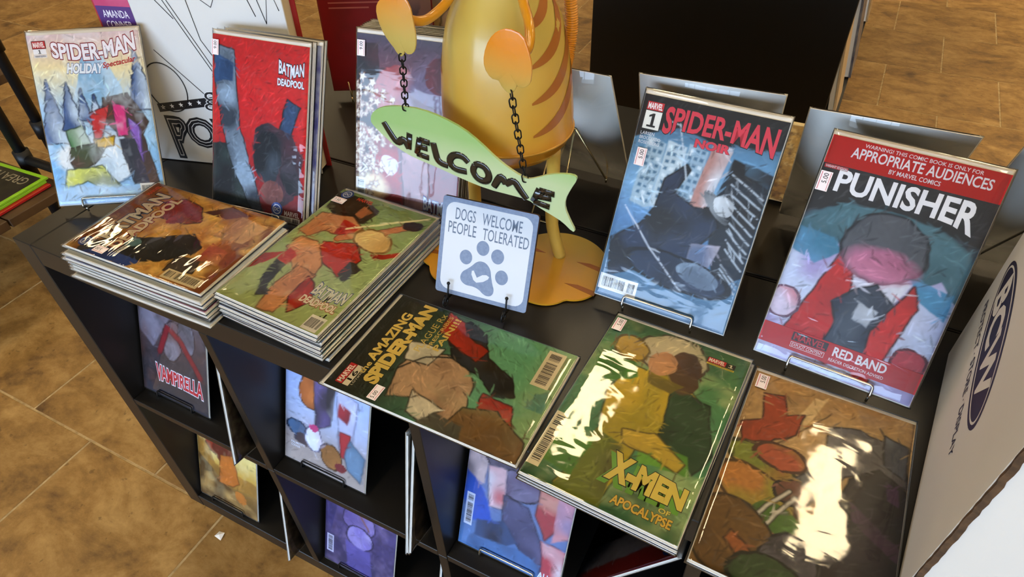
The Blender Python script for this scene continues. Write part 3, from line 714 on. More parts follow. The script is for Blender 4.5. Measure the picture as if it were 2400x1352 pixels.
def a_brawl():
    a = Art(NN, MM, ['#b08e5e', '#b89866', '#c0a274', '#a8895c', '#8f7148', '#7a5e3a'], 17)
    a.mott('#8a6a40', .5, (6, 8), .5); a.poly([(.40, .05), (.48, .04), (.34, .30), (.26, .28)], '#d2b98a'); a.stroke([(.52, .10), (.26, .36)], .003, '#4a371f')
    a.poly([(.10, .12), (.22, .10), (.26, .20), (.36, .16), (.34, .28), (.22, .36), (.06, .40), (.02, .32), (.14, .26)], '#a0401e', c2='#5f1f14', line='#3a160c')
    a.ell(.20, .48, .20, .07, '#7f8a34', rot=.3, c2='#b06a30', line='#3a3a18'); a.ell(.30, .42, .14, .05, '#b0583a', c2='#7f8a3a', line='#4a2a1a')
    a.ell(.22, .62, .24, .09, '#b8803c', rot=.3, c2='#6f9a2c', line='#4a3414'); a.ell(.36, .70, .14, .06, '#4f7f26', c2='#2f4f1c', rot=.2)
    a.poly([(.52, .18), (.70, .14), (.96, .16), (1, .34), (.78, .34), (.66, .40), (.54, .52), (.46, .60), (.34, .56), (.44, .46), (.56, .36)], '#6a6870', c2='#3f3d48', line='#221f24')
    a.ell(.42, .56, .10, .055, '#3a2a28', c2='#9a5a40', line='#1a1212')
    a.poly([(.70, .40), (.84, .30), (1, .36), (1, 1), (.60, 1), (.52, .82), (.50, .68), (.64, .56)], '#17131a', c2='#2a2030', line='#0c0a0e'); a.poly([(.72, .5), (1, .62), (1, .68), (.74, .58)], '#4a3150', c2='#2a1c30')
    a.poly([(.84, .12), (.98, .14), (.98, .30), (.86, .26)], '#3a3f52', c2='#707a90', line='#15161c'); a.poly([(.88, .34), (.96, .36), (.97, .44), (.9, .42)], '#4a2f58')
    a.stroke([(.40, .56), (.30, .66), (.24, .74)], .006, '#c9c6c0', line='#3a342c'); a.stroke([(.44, .58), (.36, .68), (.30, .77)], .006, '#c9c6c0', line='#3a342c')
    a.ell(.14, .84, .24, .15, '#6d5024', rot=.4, c2='#4a3416', line='#2a1d0c'); a.poly([(.16, .82), (.34, .90), (.26, .93), (.14, .86)], '#9a5a2c', line='#3a2010')
    a.ell(.48, .84, .14, .09, '#3c3a46', c2='#7a7888', line='#15141a'); a.ell(.40, .95, .20, .08, '#2f4a26', c2='#1c2c18', line='#10180c'); return a.grain(.14)
def a_amber():
    a = Art(NN, MM, ['#7a4028', '#b07a30', '#d09a3a', '#c8923c', '#b47a34', '#7a4024'], 21)
    a.mott('#f6d27c', .75, (5, 8), .45); a.mott('#9a5426', .5, (7, 9), .55)
    a.poly([(.0, .10), (.12, .08), (.36, .40), (.46, .60), (.34, .70), (.16, .60), (.04, .36)], '#20242c', c2='#4a4f58', line='#0f1014'); a.poly([(.0, .12), (.1, .2), (.10, .52), (0, .46)], '#2f4f9a', c2='#1f3468')
    a.poly([(.42, .46), (.56, .60), (.44, .74), (.32, .72)], '#1f2026', c2='#4a4450'); a.ell(.26, .34, .06, .05, '#6f9aa4', c2='#3d5f6c', line='#1c2c30')
    a.poly([(.62, .30), (.80, .22), (.90, .30), (.86, .46), (.70, .56), (.62, .48)], '#9a3022', c2='#2e2628', line='#24120e'); a.ell(.64, .40, .07, .05, '#b0301f', c2='#5c1c14'); a.poly([(.82, .5), (.98, .62), (.94, .8), (.80, .66)], '#7a3020', c2='#3a2a28')
    a.poly([(.10, .68), (.26, .66), (.30, .80), (.16, .84)], '#4f4540', line='#15110e'); a.poly([(.3, .78), (.52, .76), (.46, .9), (.3, .92)], '#a5301f', c2='#d8b070'); a.poly([(.6, .70), (.9, .76), (.86, .95), (.6, .92)], '#d9b27a', c2='#9f5a2c')
    return a.grain(.12)
def a_leaf():
    a = Art(NN, MM, ['#7f9a64', '#9ab47c', '#a3ba84', '#a9be88', '#adbf86', '#a8b67a'], 24)
    a.poly([(.0, .04), (.28, .02), (.50, .10), (.48, .22), (.24, .24), (.04, .18)], '#2a1c14', c2='#4a3220', line='#140d0a'); a.poly([(.34, .08), (.46, .12), (.42, .19), (.34, .17)], '#b8744c', c2='#7a4428')
    a.poly([(.06, .24), (.34, .20), (.52, .26), (.48, .36), (.24, .36), (.16, .44), (.04, .42)], '#d39a6c', c2='#b87a50', line='#6a3f28'); a.poly([(.30, .24), (.50, .26), (.48, .36), (.34, .36)], '#bf3020', c2='#8c2016')
    a.stroke([(.42, .38), (.66, .26), (.86, .14)], .022, '#cf8a5c', line='#6a3f28'); a.ell(.88, .12, .10, .045, '#2a221e', rot=-.2, c2='#4a4038')
    a.ell(.70, .32, .17, .075, '#e9cf98', rot=.2, c2='#c79f5c', line='#8a6432'); a.poly([(.78, .42), (1, .34), (1, .38), (.86, .45)], '#b8301f', c2='#8a2016')
    a.poly([(.34, .44), (.60, .38), (.76, .48), (.72, .64), (.62, .60), (.52, .58), (.38, .56)], '#c33522', c2='#8c2016', line='#481410'); a.poly([(.70, .50), (.84, .54), (.80, .66), (.70, .62)], '#1f1d1c', c2='#4a4a48')
    a.poly([(.12, .46), (.30, .46), (.52, .60), (.56, .72), (.40, .70), (.22, .62), (.10, .56)], '#d8a274', c2='#b97d52', line='#6f4630'); a.poly([(.36, .66), (.56, .68), (.54, .98), (.40, .99), (.34, .82)], '#d39a6c', c2='#b87a50', line='#6f4630')
    a.poly([(.14, .56), (.26, .60), (.26, .68), (.14, .66)], '#bf2f1e'); a.poly([(.14, .66), (.26, .68), (.30, .84), (.38, .90), (.30, .93), (.18, .80)], '#1c1a19', c2='#3f3d3b')
    a.poly([(.0, .66), (.14, .60), (.12, .66), (.04, .76), (0, .78)], '#b8301e', c2='#8a2014'); a.poly([(.52, .70), (.62, .74), (.72, .84), (.64, .94), (.54, .86)], '#b52c1c', c2='#84180f', line='#4a100a')
    a.stroke([(.4, .3), (.95, .02)], .008, '#f0ecc8'); a.mott('#e6eac0', .3, (8, 12), .62); return a.grain(.05)
def a_dusk():  # greys carry some of the bluish light in the cell
    a = Art(70, 105, ['#7a7484', '#6a5f6c', '#5a4a50', '#4a3c42', '#3a3238', '#3a3640'], 31)
    a.poly([(0, .1), (.3, 0), (.5, .3), (.2, .6), (0, .5)], '#8f8798', c2='#5a4f5c'); a.mott('#6a4030', .5, (4, 6)); a.ell(.5, .5, .14, .16, '#8a7f88', rot=.2, c2='#6a3a30', line='#3a2428'); a.ell(.72, .42, .12, .14, '#7f7884', c2='#55484f', line='#3a2428')
    a.stroke([(.3, .62), (.44, .4), (.62, .46), (.9, .7)], .022, '#8c2028', line='#3a1014'); a.mott('#2a2428', .6, (9, 12), .58); return a.grain(.1)
def a_paleblue():
    a = Art(70, 105, ['#a8bcec', '#b0c2ee', '#b6c6ee', '#b8c0dc', '#a89c9c', '#b0a4a0'], 33)
    a.ell(.30, .42, .13, .11, '#c8783a', c2='#8f4a24', line='#5a3018'); a.poly([(.34, .2), (.52, .16), (.56, .6), (.38, .68)], '#3a3450', c2='#7a6ab0', line='#15131f'); a.poly([(.5, .2), (.62, .22), (.58, .56), (.5, .5)], '#2a2838', c2='#d0d0e0')
    a.poly([(.62, .30), (.86, .36), (.84, .54), (.80, .76), (.68, .74), (.66, .54)], '#d3d6ee', c2='#b0b4d8', line='#55567a'); a.poly([(.66, .40), (.80, .44), (.76, .54), (.64, .50)], '#a82a3a', c2='#26222c'); a.poly([(.68, .62), (.80, .62), (.78, .8), (.70, .8)], '#b52a38', line='#40141a')
    a.ell(.14, .72, .10, .05, '#5a7aa4', c2='#3f5578', line='#22304a'); a.ell(.24, .80, .12, .05, '#4a4050', c2='#2e2838'); a.ell(.36, .76, .10, .09, '#e0e2f0', c2='#c8a0c8', line='#5a5a78'); a.ell(.36, .68, .06, .03, '#c43a80')
    a.ell(.58, .84, .12, .09, '#a8743e', c2='#7a4f28', line='#4a2f18'); a.poly([(.80, .66), (.98, .74), (.94, .94), (.78, .88), (.74, .78)], '#6f8fae', c2='#4a6a88', line='#2a3f55'); a.ell(.70, .90, .07, .03, '#7a2430'); return a.grain(.05)
def a_savanna():
    a = Art(70, 105, ['#d8d0a8', '#e0d4a0', '#e6d490', '#d0aa50', '#8f6a34', '#5a4020'], 35)
    a.poly([(0, .3), (.2, .45), (.3, .6), (1, .62), (1, .75), (0, .8)], '#b8883c', c2='#7a5a28'); a.poly([(0, .55), (.5, .78), (1, .92), (1, 1), (0, 1)], '#6a4c28', c2='#c09a5c', k=.8)
    a.ell(.40, .34, .26, .17, '#7f2a1a', c2='#b8481f', line='#40160e'); a.ell(.46, .42, .20, .14, '#5a1e18', c2='#8a3a1c'); a.poly([(.40, .48), (.62, .44), (.70, .70), (.58, .76), (.36, .78), (.38, .62)], '#c8782e', c2='#9a4f1c', line='#5a2a10'); a.ell(.72, .84, .10, .06, '#c87f34', c2='#a05a22', rot=.8); a.mott('#f0e6b4', .3, (5, 6), .6); return a.grain(.06)
def a_violet():  # violets partly tinted with the cell's bluish light
    a = Art(70, 105, ['#4a4060', '#554a78', '#5c4f88', '#4f447a', '#433a66', '#3a3458'], 37)
    a.mott('#8f7aa8', .5, (6, 9)); a.mott('#2f2a48', .5, (9, 12)); a.ell(.48, .46, .22, .13, '#6a5a9a', c2='#a08fc8', line='#2a2448'); a.ell(.50, .62, .18, .10, '#8a7cc0', c2='#b8acd8', line='#2a2448'); a.poly([(.3, .7), (.66, .72), (.7, .98), (.34, .96)], '#6a5ea8', c2='#4a4280'); a.stroke([(.3, .2), (.62, .5)], .008, '#8a5a4a'); return a.grain(.08)
def a_blue():
    a = Art(80, 120, ['#2f4ca0', '#5a6490', '#6a7aa8', '#6f84b4', '#5a7ab0', '#5a86c0'], 39)
    a.poly([(.0, .1), (.2, .14), (.18, .5), (0, .6)], '#c9b6bc', c2='#2a2a40'); a.ell(.32, .26, .16, .12, '#4a4660', c2='#a8a4bc', line='#20203a'); a.ell(.50, .42, .19, .09, '#5a4a6c', c2='#8a8aac', line='#24243c')
    a.poly([(.20, .36), (.36, .34), (.40, .62), (.26, .64)], '#d2ccd6', c2='#c05a64', k=.9, line='#4a4a66'); a.poly([(0, .44), (.20, .56), (.30, .74), (.12, .8), (0, .66)], '#2a5ac0', c2='#1c3c8c')
    a.poly([(.38, .52), (.60, .54), (.88, .86), (.66, .92), (.46, .74), (.40, .74)], '#3f456c', c2='#6a6a94', line='#20243c'); a.poly([(.70, .36), (.86, .36), (.90, .56), (.80, .70), (.68, .56)], '#a8424e', c2='#d8b0a0', line='#4a2430'); a.poly([(.86, .3), (1, .36), (1, .62), (.86, .70)], '#c8909a', c2='#7a86b4')
    a.poly([(.16, .78), (.40, .70), (.56, .82), (.40, .90), (.14, .92)], '#20304f', c2='#3f5f94'); a.poly([(.12, .90), (.6, .86), (.96, .93), (.9, 1), (.06, 1)], '#4a74ac', c2='#30507f'); a.poly([(.78, .72), (1, .72), (1, .98), (.84, .98)], '#b8485a', c2='#dcd0d8', k=.9, line='#54304a'); return a.grain(.06)
def a_crimson():
    a = Art(70, 105, ['#7a2020', '#8f2824', '#8a2422', '#7a1f22', '#5a1822', '#3a1420'], 41)
    a.poly([(.5, 0), (.8, 0), (.86, 1), (.6, 1)], '#a3a6bc', c2='#7f8498'); a.poly([(0, 0), (.3, 0), (.36, 1), (0, 1)], '#55202a', c2='#2a141c'); a.ell(.36, .4, .12, .14, '#a05a34', c2='#5a2a20'); a.ell(.62, .36, .08, .12, '#8a2420', c2='#b06040'); a.poly([(.42, .55), (.6, .5), (.62, .95), (.46, .98)], '#1c1820', c2='#c8ccd8'); a.poly([(.80, 0), (1, 0), (1, 1), (.86, 1)], '#8f2a24'); return a.grain(.1)
def a_gold():
    a = Art(60, 90, ['#b08a3c', '#c09a48', '#a07a30', '#8a6424'], 43); a.mott('#5a3f14', .8, (14, 20), .5); a.mott('#efd48a', .8, (12, 18), .58); return a.grain(.15)

# ================================================================== comics standing on wire easels
STEEL = mat('steel_wire', '#b9b6ac', .25, metal=1.0)
BWIRE = mat('black_wire', '#0c0c0e', .35, metal=.4)
BRASS = mat('brass_wire', '#c9b88a', .25, metal=1.0)
def behind(M, k, dx=0, dy=0, rot=0):
    return M @ Matrix.Translation((dx, dy, -k)) @ Matrix.Rotation(rot, 4, 'Z')

# snowy landscape cover
M = frame(.017, .078, .012, .532, .533)
r = comic('bagged comic with snowy pine landscape cover standing on a wire easel', M, a_holiday(), bagseed=2)
name_box(r, .04, .035, .155, .075); rect_uv(r, 'issue_box', .04, .079, .155, .108, '#f0eef0'); figure_one(*tbox(.083, .083, .108, .104), ZT + .0002, ink('#15151a'), r)
rect_uv(r, 'edition_box', .04, .111, .155, .127, '#e6e2e6'); letters('edition_lettering', 'VARIANT EDITION', tbox(.05, .114, .145, .124), ZT + .0002, ink('#15151a'), r)
wv = lambda a, b: (a, b * (1 + .15 * a) + 1.5 * (a - .42) ** 2)
logo('SPIDER-MAN', tbox(.20, .065, .95, .155), ZT, ink('#f1eef4'), ink('#8c1f2c'), r, bold=.035, edge=.045, warp=wv)
logo('HOLIDAY', tbox(.30, .165, .62, .225), ZT, ink('#eef2f8'), ink('#3d4f80'), r, bold=.05, edge=.04, shear=.2, rot=-.05)
logo('Spectacular', tbox(.63, .175, .93, .215), ZT, ink('#c8242a'), ink('#5a1018'), r, bold=.01, edge=.015, rot=.16, shear=.3)
barcode(r, .78, .895, .97, .965, seed=5)
easel('steel wire easel under the snowy landscape comic', M, STEEL, lipd=.008)

# red cover, several copies
M = frame(.246, .184, .012, .09, .46)
SLAB = film('slab_bag', bump=.5, scale=18)
r = comic('crinkled bagged comic with a bright red cover at the front of its easel', M, a_red(), bag=CRINKLE, bagseed=4, amp=.0009)
sticker(r, .0, .03, '9.00')
logo('BATMAN', tbox(.70, .105, .955, .16), ZT, ink('#eeeef2'), ink('#1a1d26'), r, bold=.03, edge=.06, warp=batwing)
logo('DEADPOOL', tbox(.69, .185, .96, .225), ZT, ink('#eeeef2'), ink('#1a1d26'), r, bold=.04, edge=.05)
round_emblem(r, .72, .93, .0105); letters('publisher_lettering', 'MARVEL', tbox(.80, .928, .96, .958), ZT, ink('#f0e6e8'), r, bold=.03, ref=.03)
barcode(r, .66, .962, .97, .998, seed=6)
for k, (dx, dy, c, lb) in enumerate(((.004, .001, '#b0a9a4', 'bagged comic tucked right behind the red cover on its easel'), (.0125, .004, '#2a2058', 'bagged comic with a dark purple edge behind the red cover'), (.014, .005, '#e4e0d2', 'rearmost bagged comic of the bunch behind the red cover'))):
    comic(lb, behind(M, .0048 * (k + 1), dx, dy), plain=c, bagseed=1)
easel('steel wire easel holding the bunch of comics with the red cover', behind(M, .0145), STEEL, lipd=.023, lean=.045)

# starry cover beside the cat, deep bunch
M = frame(.459, .272, .012, .12, .376)
r = comic('bagged comic with white stars on its cover standing behind the fish sign', M, a_stars(), bagseed=6, amp=.0005)
sticker(r, .01, .035, '9.00'); barcode(r, .005, .80, .10, .99, vertical=True, seed=8)
round_emblem(r, .30, .955, .009); letters('publisher_lettering', 'MARVEL', tbox(.45, .955, .62, .985), ZT, ink('#c89070'), r, bold=.03, ref=.03)
logo('BATMAN', tbox(.68, .865, .97, .925), ZT, ink('#e4e8f0'), ink('#2a4a9a'), r, bold=.03, edge=.05, warp=batwing); logo('DEADPOOL', tbox(.66, .935, .98, .975), ZT, ink('#d8b89a'), ink('#5a2018'), r, bold=.04, edge=.04)
for k in range(8):
    comic('%s bagged comic behind the starry cover on the same easel' % ORD[k], behind(M, .0046 * (k + 1), .0006 * k + random.uniform(-.001, .001), 0.0016 * k + random.uniform(.0004, .0014)), plain=['#8a8f98', '#6a4a44', '#b8b2a4'][k % 3], group='bunch of comics behind the starry cover')
easel('steel wire easel holding the bunch of comics with the starry cover', behind(M, .038), STEEL, lipd=.046, lean=.05)

# blue city cover
M = frame(.866, .248, .014, -.028, .506)
r = comic('bagged comic with blue skyscraper cover and red title beside the orange cat', M, a_city(), bagseed=8, amp=.0004)
name_box(r, .035, .03, .155, .068); x, y, w_, h = tbox(.035, .072, .155, .155)
rects('issue_border', [(x - .0008, y - .0008, x + w_ + .0008, y + h + .0008)], ZT, ink('#101014'), r); p = rects('issue_box', [(x, y, x + w_, y + h)], ZT + .0001, ink('#eeebe2'), r)
figure_one(x + w_ * .22, y + h * .12, w_ * .54, h * .76, ZT + .0002, ink('#0e0e12'), p)
tw = lambda a, b: (a, b - (max(0, a - .55) ** 1.3) * .9 * (1 - b) - (.25 * (1 - b) if a < .1 else 0))
logo('SPIDER-MAN', tbox(.18, .035, .96, .135), ZT, ink('#d8384c'), ink('#14141a'), r, bold=.03, edge=.025, warp=tw)
logo('NOIR', tbox(.43, .15, .68, .19), ZT, ink('#d8384c'), ink('#14141a'), r, bold=.05, edge=.02)
for i, s in enumerate(('LARSEN', 'BROCCARDO', 'ROSENBERG')): letters('creator_lettering', s, tbox(.035, .168 + i * .021, .035 + .017 * len(s), .183 + i * .021), ZT, ink('#e8e8ea'), r, bold=.008)
sticker(r, .045, .245, '5.00'); barcode(r, .01, .885, .31, .965, seed=9)
easel('steel wire easel under the blue skyscraper comic', M, STEEL, lipd=.008)

# cover with red bands
M = frame(1.074, .236, .014, -.079, .544)
r = comic('bagged comic with red bands across a dark cover beside the cardboard box', M, a_band(), bag=CRINKLE, bagseed=9, amp=.0006)
RB = '#b3121c'
x0, _ = uv(-.012, 0); x1, _ = uv(1.012, 0)
for v0, v1 in ((-.004, .115), (.85, .945)):
    y1 = uv(0, v0)[1]; y0 = uv(0, v1)[1]; box('red_band', (x0 + .002, x1 - .002, y0, y1, ZT - .0001, ZT + .00015), mat('red_band', RB, .25, coat=.5), r)
z = ZT + .0003; wt = ink('#dcd8dc')
letters('lettering', 'WARNING! THIS COMIC BOOK IS ONLY FOR', tbox(.20, .006, .86, .021), z, wt, r, bold=.006)
letters('lettering', 'APPROPRIATE AUDIENCES', tbox(.14, .028, .93, .072), z, wt, r, bold=.016, ref=.016)
letters('lettering', 'BY MARVEL COMICS', tbox(.38, .083, .67, .101), z, wt, r, bold=.012)
rect_uv(r, 'edition_box', .012, .118, .155, .134, '#b3222a', ZT); letters('edition_lettering', 'VARIANT EDITION', tbox(.018, .121, .149, .131), ZT + .0002, wt, r, bold=.015)
pw = lambda a, b: (a, b - (.35 * max(0, (a - .82) / .18) * (1 - b)) - .10 * (1 - b) * a + (.0))
letters('title_lettering', 'PUNISHER', tbox(.11, .126, .93, .222), ZT, ink('#ecebee'), r, bold=.03, ref=.03, warp=pw, shear=.0)
sticker(r, .005, .15, '5.00')
x, y, w_, h = tbox(.20, .858, .43, .897); rects('publisher_border', [(x, y, x + w_, y + h)], z, ink('#2a1216'), r); letters('publisher_lettering', 'MARVEL', (x + w_ * .05, y + h * .1, w_ * .9, h * .8), z + .0001, ink('#b0202a'), r, bold=.03, ref=.03)
letters('lettering', 'EXPLICIT CONTENT', tbox(.215, .909, .415, .923), z, wt, r, bold=.006)
x, y, w_, h = tbox(.205, .904, .425, .928); t_ = .0005
rects('lettering_frame', [(x, y, x + w_, y + t_), (x, y + h - t_, x + w_, y + h), (x, y, x + t_, y + h), (x + w_ - t_, y, x + w_, y + h)], z, wt, r)
letters('lettering', 'RED BAND', tbox(.47, .862, .80, .905), z, wt, r, bold=.03, ref=.03); letters('lettering', 'READER DISCRETION ADVISED', tbox(.46, .917, .80, .931), z, wt, r, bold=.006)
easel('steel wire easel under the comic with red bands', M, STEEL, lipd=.008)
E0 = M

# comics on the rear shelf, turned the other way, seen from the back
def away(x, y, z, yaw, tilt):
    Mf = frame(x, y, z, yaw, tilt); u = np.array(Mf.col[0][:3]); v = np.array(Mf.col[1][:3]); b = np.array([x, y, z]) + u * CW
    u = -u; n = np.cross(u, v); Q = Matrix.Identity(4)
    for i in range(3): Q[i][0] = u[i]; Q[i][1] = v[i]; Q[i][2] = n[i]; Q[i][3] = b[i]
    return Q
SHEET = film('clear_sleeve', bump=.08, scale=12, rough=.04)
for (x, y, yaw, tl, lb, wire) in ((.649, .519, -.015, -.5, 'bagged comic facing away behind the cat, only its pale board showing', BRASS),
                            (.847, .500, .067, -.42, 'bagged comic facing away behind the blue skyscraper comic', STEEL),
                            (1.05, .530, .028, -.5, 'bagged comic facing away behind the comic with red bands', BWIRE),
                            (1.262, .535, .02, -.5, 'bagged comic facing away behind the cardboard box', STEEL)):
    Q = away(x, y, .012, yaw, tl); comic(lb, Q, plain='#5a6070', bag=SHEET, bagseed=12, amp=.0002)
    easel('wire easel holding a %s' % lb.replace('bagged ', '').replace(', only its pale board showing', ''), Q, wire, lean=.075)
M = frame(.955, .585, .001, .02, .25)
r = thing('card_packet', mw=M, label='small packet with a mottled gold front half hidden on the rear shelf', cat='packet')
link(bpy.data.objects.new('front', art_mesh('gold_front', a_gold(), .002, .002, .098, .118, .0152)), r); box('body', (0, .10, 0, .12, 0, .015), mat('packet_cream', '#cbb98e', .5), r, .001)

# ================================================================== big books at the back left
M = frame(.026, .266, .001, .257, .036)
r = thing('art_book', mw=M, label='large white hardback art book with silver sheen standing behind the comics', cat='book')
BWD, BHT = .317, .43
SILV = mat('silvery_white_cover', '#d6d6d4', .28, noise=(5, '#c2c3c6', .5), bump=(500, .15))
box('front_cover', (0, BWD, 0, BHT, 0, .003), SILV, r, .0006); box('back_cover', (0, BWD + .004, 0, BHT, -.028, -.025), mat('book_red', '#a01c20', .4), r, .0006)
box('page_block', (.006, BWD - .004, .004, BHT - .004, -.025, 0), mat('cream_pages', '#d2c6ac', .8), r); box('spine', (-.003, 0, 0, BHT, -.028, .003), mat('book_red', '#a01c20', .4), r)
zb_ = .0033; k1 = ink('#17161a')
rects('spine_panel', [(.0, .262, .062, .40)], zb_, mat('magenta_panel', '#b02a60', .3, noise=(20, '#d06a90', .5)), r)
p = rects('author_panel', [(.0, .224, .062, .264)], zb_ + .0001, ink('#4a2470'), r)
letters('author_lettering', 'AMANDA', (.009, .247, .045, .011), zb_ + .0003, ink('#e6e0ee'), p, bold=.005); letters('author_lettering', 'CONNER', (.009, .231, .045, .011), zb_ + .0003, ink('#e6e0ee'), p, bold=.005)
for w2, pts in ((.0007, [[(.10, .43), (.09, .30), (.13, .25)], [(.16, .43), (.13, .32), (.20, .27), (.24, .33), (.26, .43)], [(.05, .43), (.12, .28), (.19, .12)], [(.055, .43), (.127, .28), (.2, .11)], [(.16, .30), (.165, .22), (.19, .17), (.188, .10)], [(.22, .43), (.27, .26)], [(.25, .43), (.285, .25), (.30, .31), (.31, .27)], [(.075, .20), (.14, .13)], [(.2, .3), (.25, .42)]]),):
    tubes('line_drawing', [[(a, b2, zb_) for a, b2 in q] for q in pts], w2, k1, r, 4)
rx, ry = .072, .137
tubes('ring_line', [[(x_, y_, zb_) for x_, y_ in ring_pts(rx, ry, .036, .042, 40)]], .0011, k1, r, 4, True)
p = plate('star_band', [(.042, .092), (.165, .114), (.165, .129), (.042, .107)], zb_, zb_ + .0002, k1, r)
for i in range(5):
    cx, cy = .052 + i * .018, .1015 + i * .0034; s = .0045
    plate('star', [(cx + (s if j % 2 == 0 else s * .42) * math.sin(j * math.pi / 5), cy + (s if j % 2 == 0 else s * .42) * math.cos(j * math.pi / 5)) for j in range(10)], zb_ + .0003, zb_ + .0004, ink('#eceaea'), p)
logo('girl', (.132, .102, .075, .045), zb_ + .0004, k1, ink('#e6e6e6'), r, bold=-.005, edge=.02, shear=.15)
pwb = lambda a, b: (a, b - .45 * (1 - b) * (1 if a < .08 else 0))
letters('title_lettering', 'POWER', (.046, .030, .25, .058), zb_ + .0001, k1, r, bold=.06, ref=.06, warp=pwb); letters('title_inline', 'POWER', (.046, .030, .25, .058), zb_ + .0003, ink('#d8d8d8'), r, bold=.005, ref=.06, warp=pwb); letters('title_core', 'POWER', (.046, .030, .25, .058), zb_ + .0005, k1, r, bold=-.012, ref=.06, warp=pwb)

# dark red book facing away, its cover colours partly darkened to paint in shade
M = frame(.181, .575, .0185, .45, .10)
r = thing('hardback_book', mw=M, label='dark red book leaning on a brass wire easel behind the white art book', cat='book')
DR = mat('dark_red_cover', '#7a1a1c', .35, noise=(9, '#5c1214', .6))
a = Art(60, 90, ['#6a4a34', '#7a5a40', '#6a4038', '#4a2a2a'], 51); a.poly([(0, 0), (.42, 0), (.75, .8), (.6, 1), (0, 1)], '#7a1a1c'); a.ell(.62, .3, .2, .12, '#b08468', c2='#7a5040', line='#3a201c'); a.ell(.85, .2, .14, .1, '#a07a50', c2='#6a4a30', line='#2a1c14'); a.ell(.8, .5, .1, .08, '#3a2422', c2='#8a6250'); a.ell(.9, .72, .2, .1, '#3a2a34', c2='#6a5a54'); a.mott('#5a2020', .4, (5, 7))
HW, HH = .21, .315
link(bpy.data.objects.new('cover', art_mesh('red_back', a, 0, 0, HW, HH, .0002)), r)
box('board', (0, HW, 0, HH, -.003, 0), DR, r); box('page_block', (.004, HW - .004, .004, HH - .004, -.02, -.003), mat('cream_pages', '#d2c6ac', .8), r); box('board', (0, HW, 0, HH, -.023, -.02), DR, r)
rects('blurb_lines', [(.02, .29 - i * .009, .02 + .075 + .02 * ((i * 7) % 3), .2925 - i * .009) for i in range(16)], .0006, ink('#a8605a'), r)
rects('barcode', [(.09 + i * .0042, .02, .0925 + i * .0042, .045) for i in range(18)], .0006, ink('#b8a8a0'), r)
t = thing('display_easel', (.25, .57, 0), 'brass wire easel in front of the dark red book', 'easel')
q0 = lambda *p: [np.array(P) - np.array([.25, .57, 0]) for P in p]
tubes('front_wire', [round_corners(q0((.200, .640, .10), (.188, .625, .012), (.222, .578, .012), (.222, .576, .045)), .004), round_corners(q0((.285, .68, .10), (.273, .665, .012), (.307, .618, .012), (.307, .616, .045)), .004), q0((.200, .640, .10), (.285, .68, .10)), q0((.188, .625, .012), (.273, .665, .012)), q0((.188, .625, .012), (.188, .625, .0014)), q0((.273, .665, .012), (.273, .665, .0014)), q0((.222, .578, .012), (.222, .578, .0014)), q0((.307, .618, .012), (.307, .618, .0014))], .0014, BRASS, t, 6)
# blue-topped book further back
M = frame(.32, .705, .002, .3, .05)
r = thing('hardback_book', mw=M, label='blue and tan book standing behind the dark red book', cat='book')
a = Art(60, 90, ['#2a5fae', '#3f7cc8', '#a88a58', '#9a7a4a', '#5a4028'], 53); a.ell(.5, .1, .4, .05, '#7fb0e0', soft=.5); a.ell(.4, .6, .2, .12, '#c09a70', c2='#6a4a30', line='#2a1c14'); a.mott('#e0d0a8', .3, (5, 7))
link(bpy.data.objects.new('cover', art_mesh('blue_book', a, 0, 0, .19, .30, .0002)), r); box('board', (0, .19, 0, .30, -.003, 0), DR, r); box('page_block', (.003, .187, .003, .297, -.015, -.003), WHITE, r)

# ================================================================== flat comics and stacks
def flat(x, y, z, yaw): return frame(x, y, z, yaw, math.pi / 2)
# teal comic
M = flat(.8894, -.0248, .0006, 1.567)
r = comic('single bagged comic with dark title end and teal cover lying at the shelf edge', M, a_green(), bagseed=21, amp=.0004)
ye = ink('#e8cf74'); dk = ink('#15130e')
letters('title_lettering', 'the', tbox(.19, .105, .30, .135), ZT, ye, r, bold=.02); logo('AMAZING', tbox(.32, .082, .84, .138), ZT, ye, dk, r, bold=.04, edge=.02)
logo('SPIDER-MAN', tbox(.14, .148, .98, .228), ZT, ye, dk, r, bold=.06, edge=.02)
letters('lettering', 'PLAGUE Rx', tbox(.54, .262, .95, .298), ZT, ye, r, bold=.0); letters('lettering', 'PRESCRIBES', tbox(.60, .312, .95, .333), ZT, ye, r, bold=.012); letters('lettering', 'PAIN!!!', tbox(.60, .345, .95, .38), ZT, ye, r, bold=.03, ref=.03)
name_box(r, .05, .04, .24, .078); p = rect_uv(r, 'issue_box', .05, .08, .24, .113, '#e9e2cf'); letters('issue_number', '16', tbox(.10, .084, .19, .109), ZT + .0002, dk, r, bold=.02); letters('legacy_lettering', 'LGY#980', tbox(.07, .118, .22, .13), ZT, ink('#d8cfb4'), r)
for i, s in enumerate(('KELLY', 'ROMITA JR.', 'HANNA', 'MENYZ')): letters('creator_lettering', s, tbox(.03, .15 + i * .02, .03 + .02 * len(s), .163 + i * .02), ZT, ink('#0e0d0b'), r, bold=.005)
sticker(r, .02, .235, '5.00', rot=True); barcode(r, .62, .865, .965, .955, seed=12, bgc='#e2d7bb'); letters('lettering', 'BONUS DIGITAL EDITION', tbox(.63, .957, .95, .967), ZT, ink('#8a3a2a'), r)

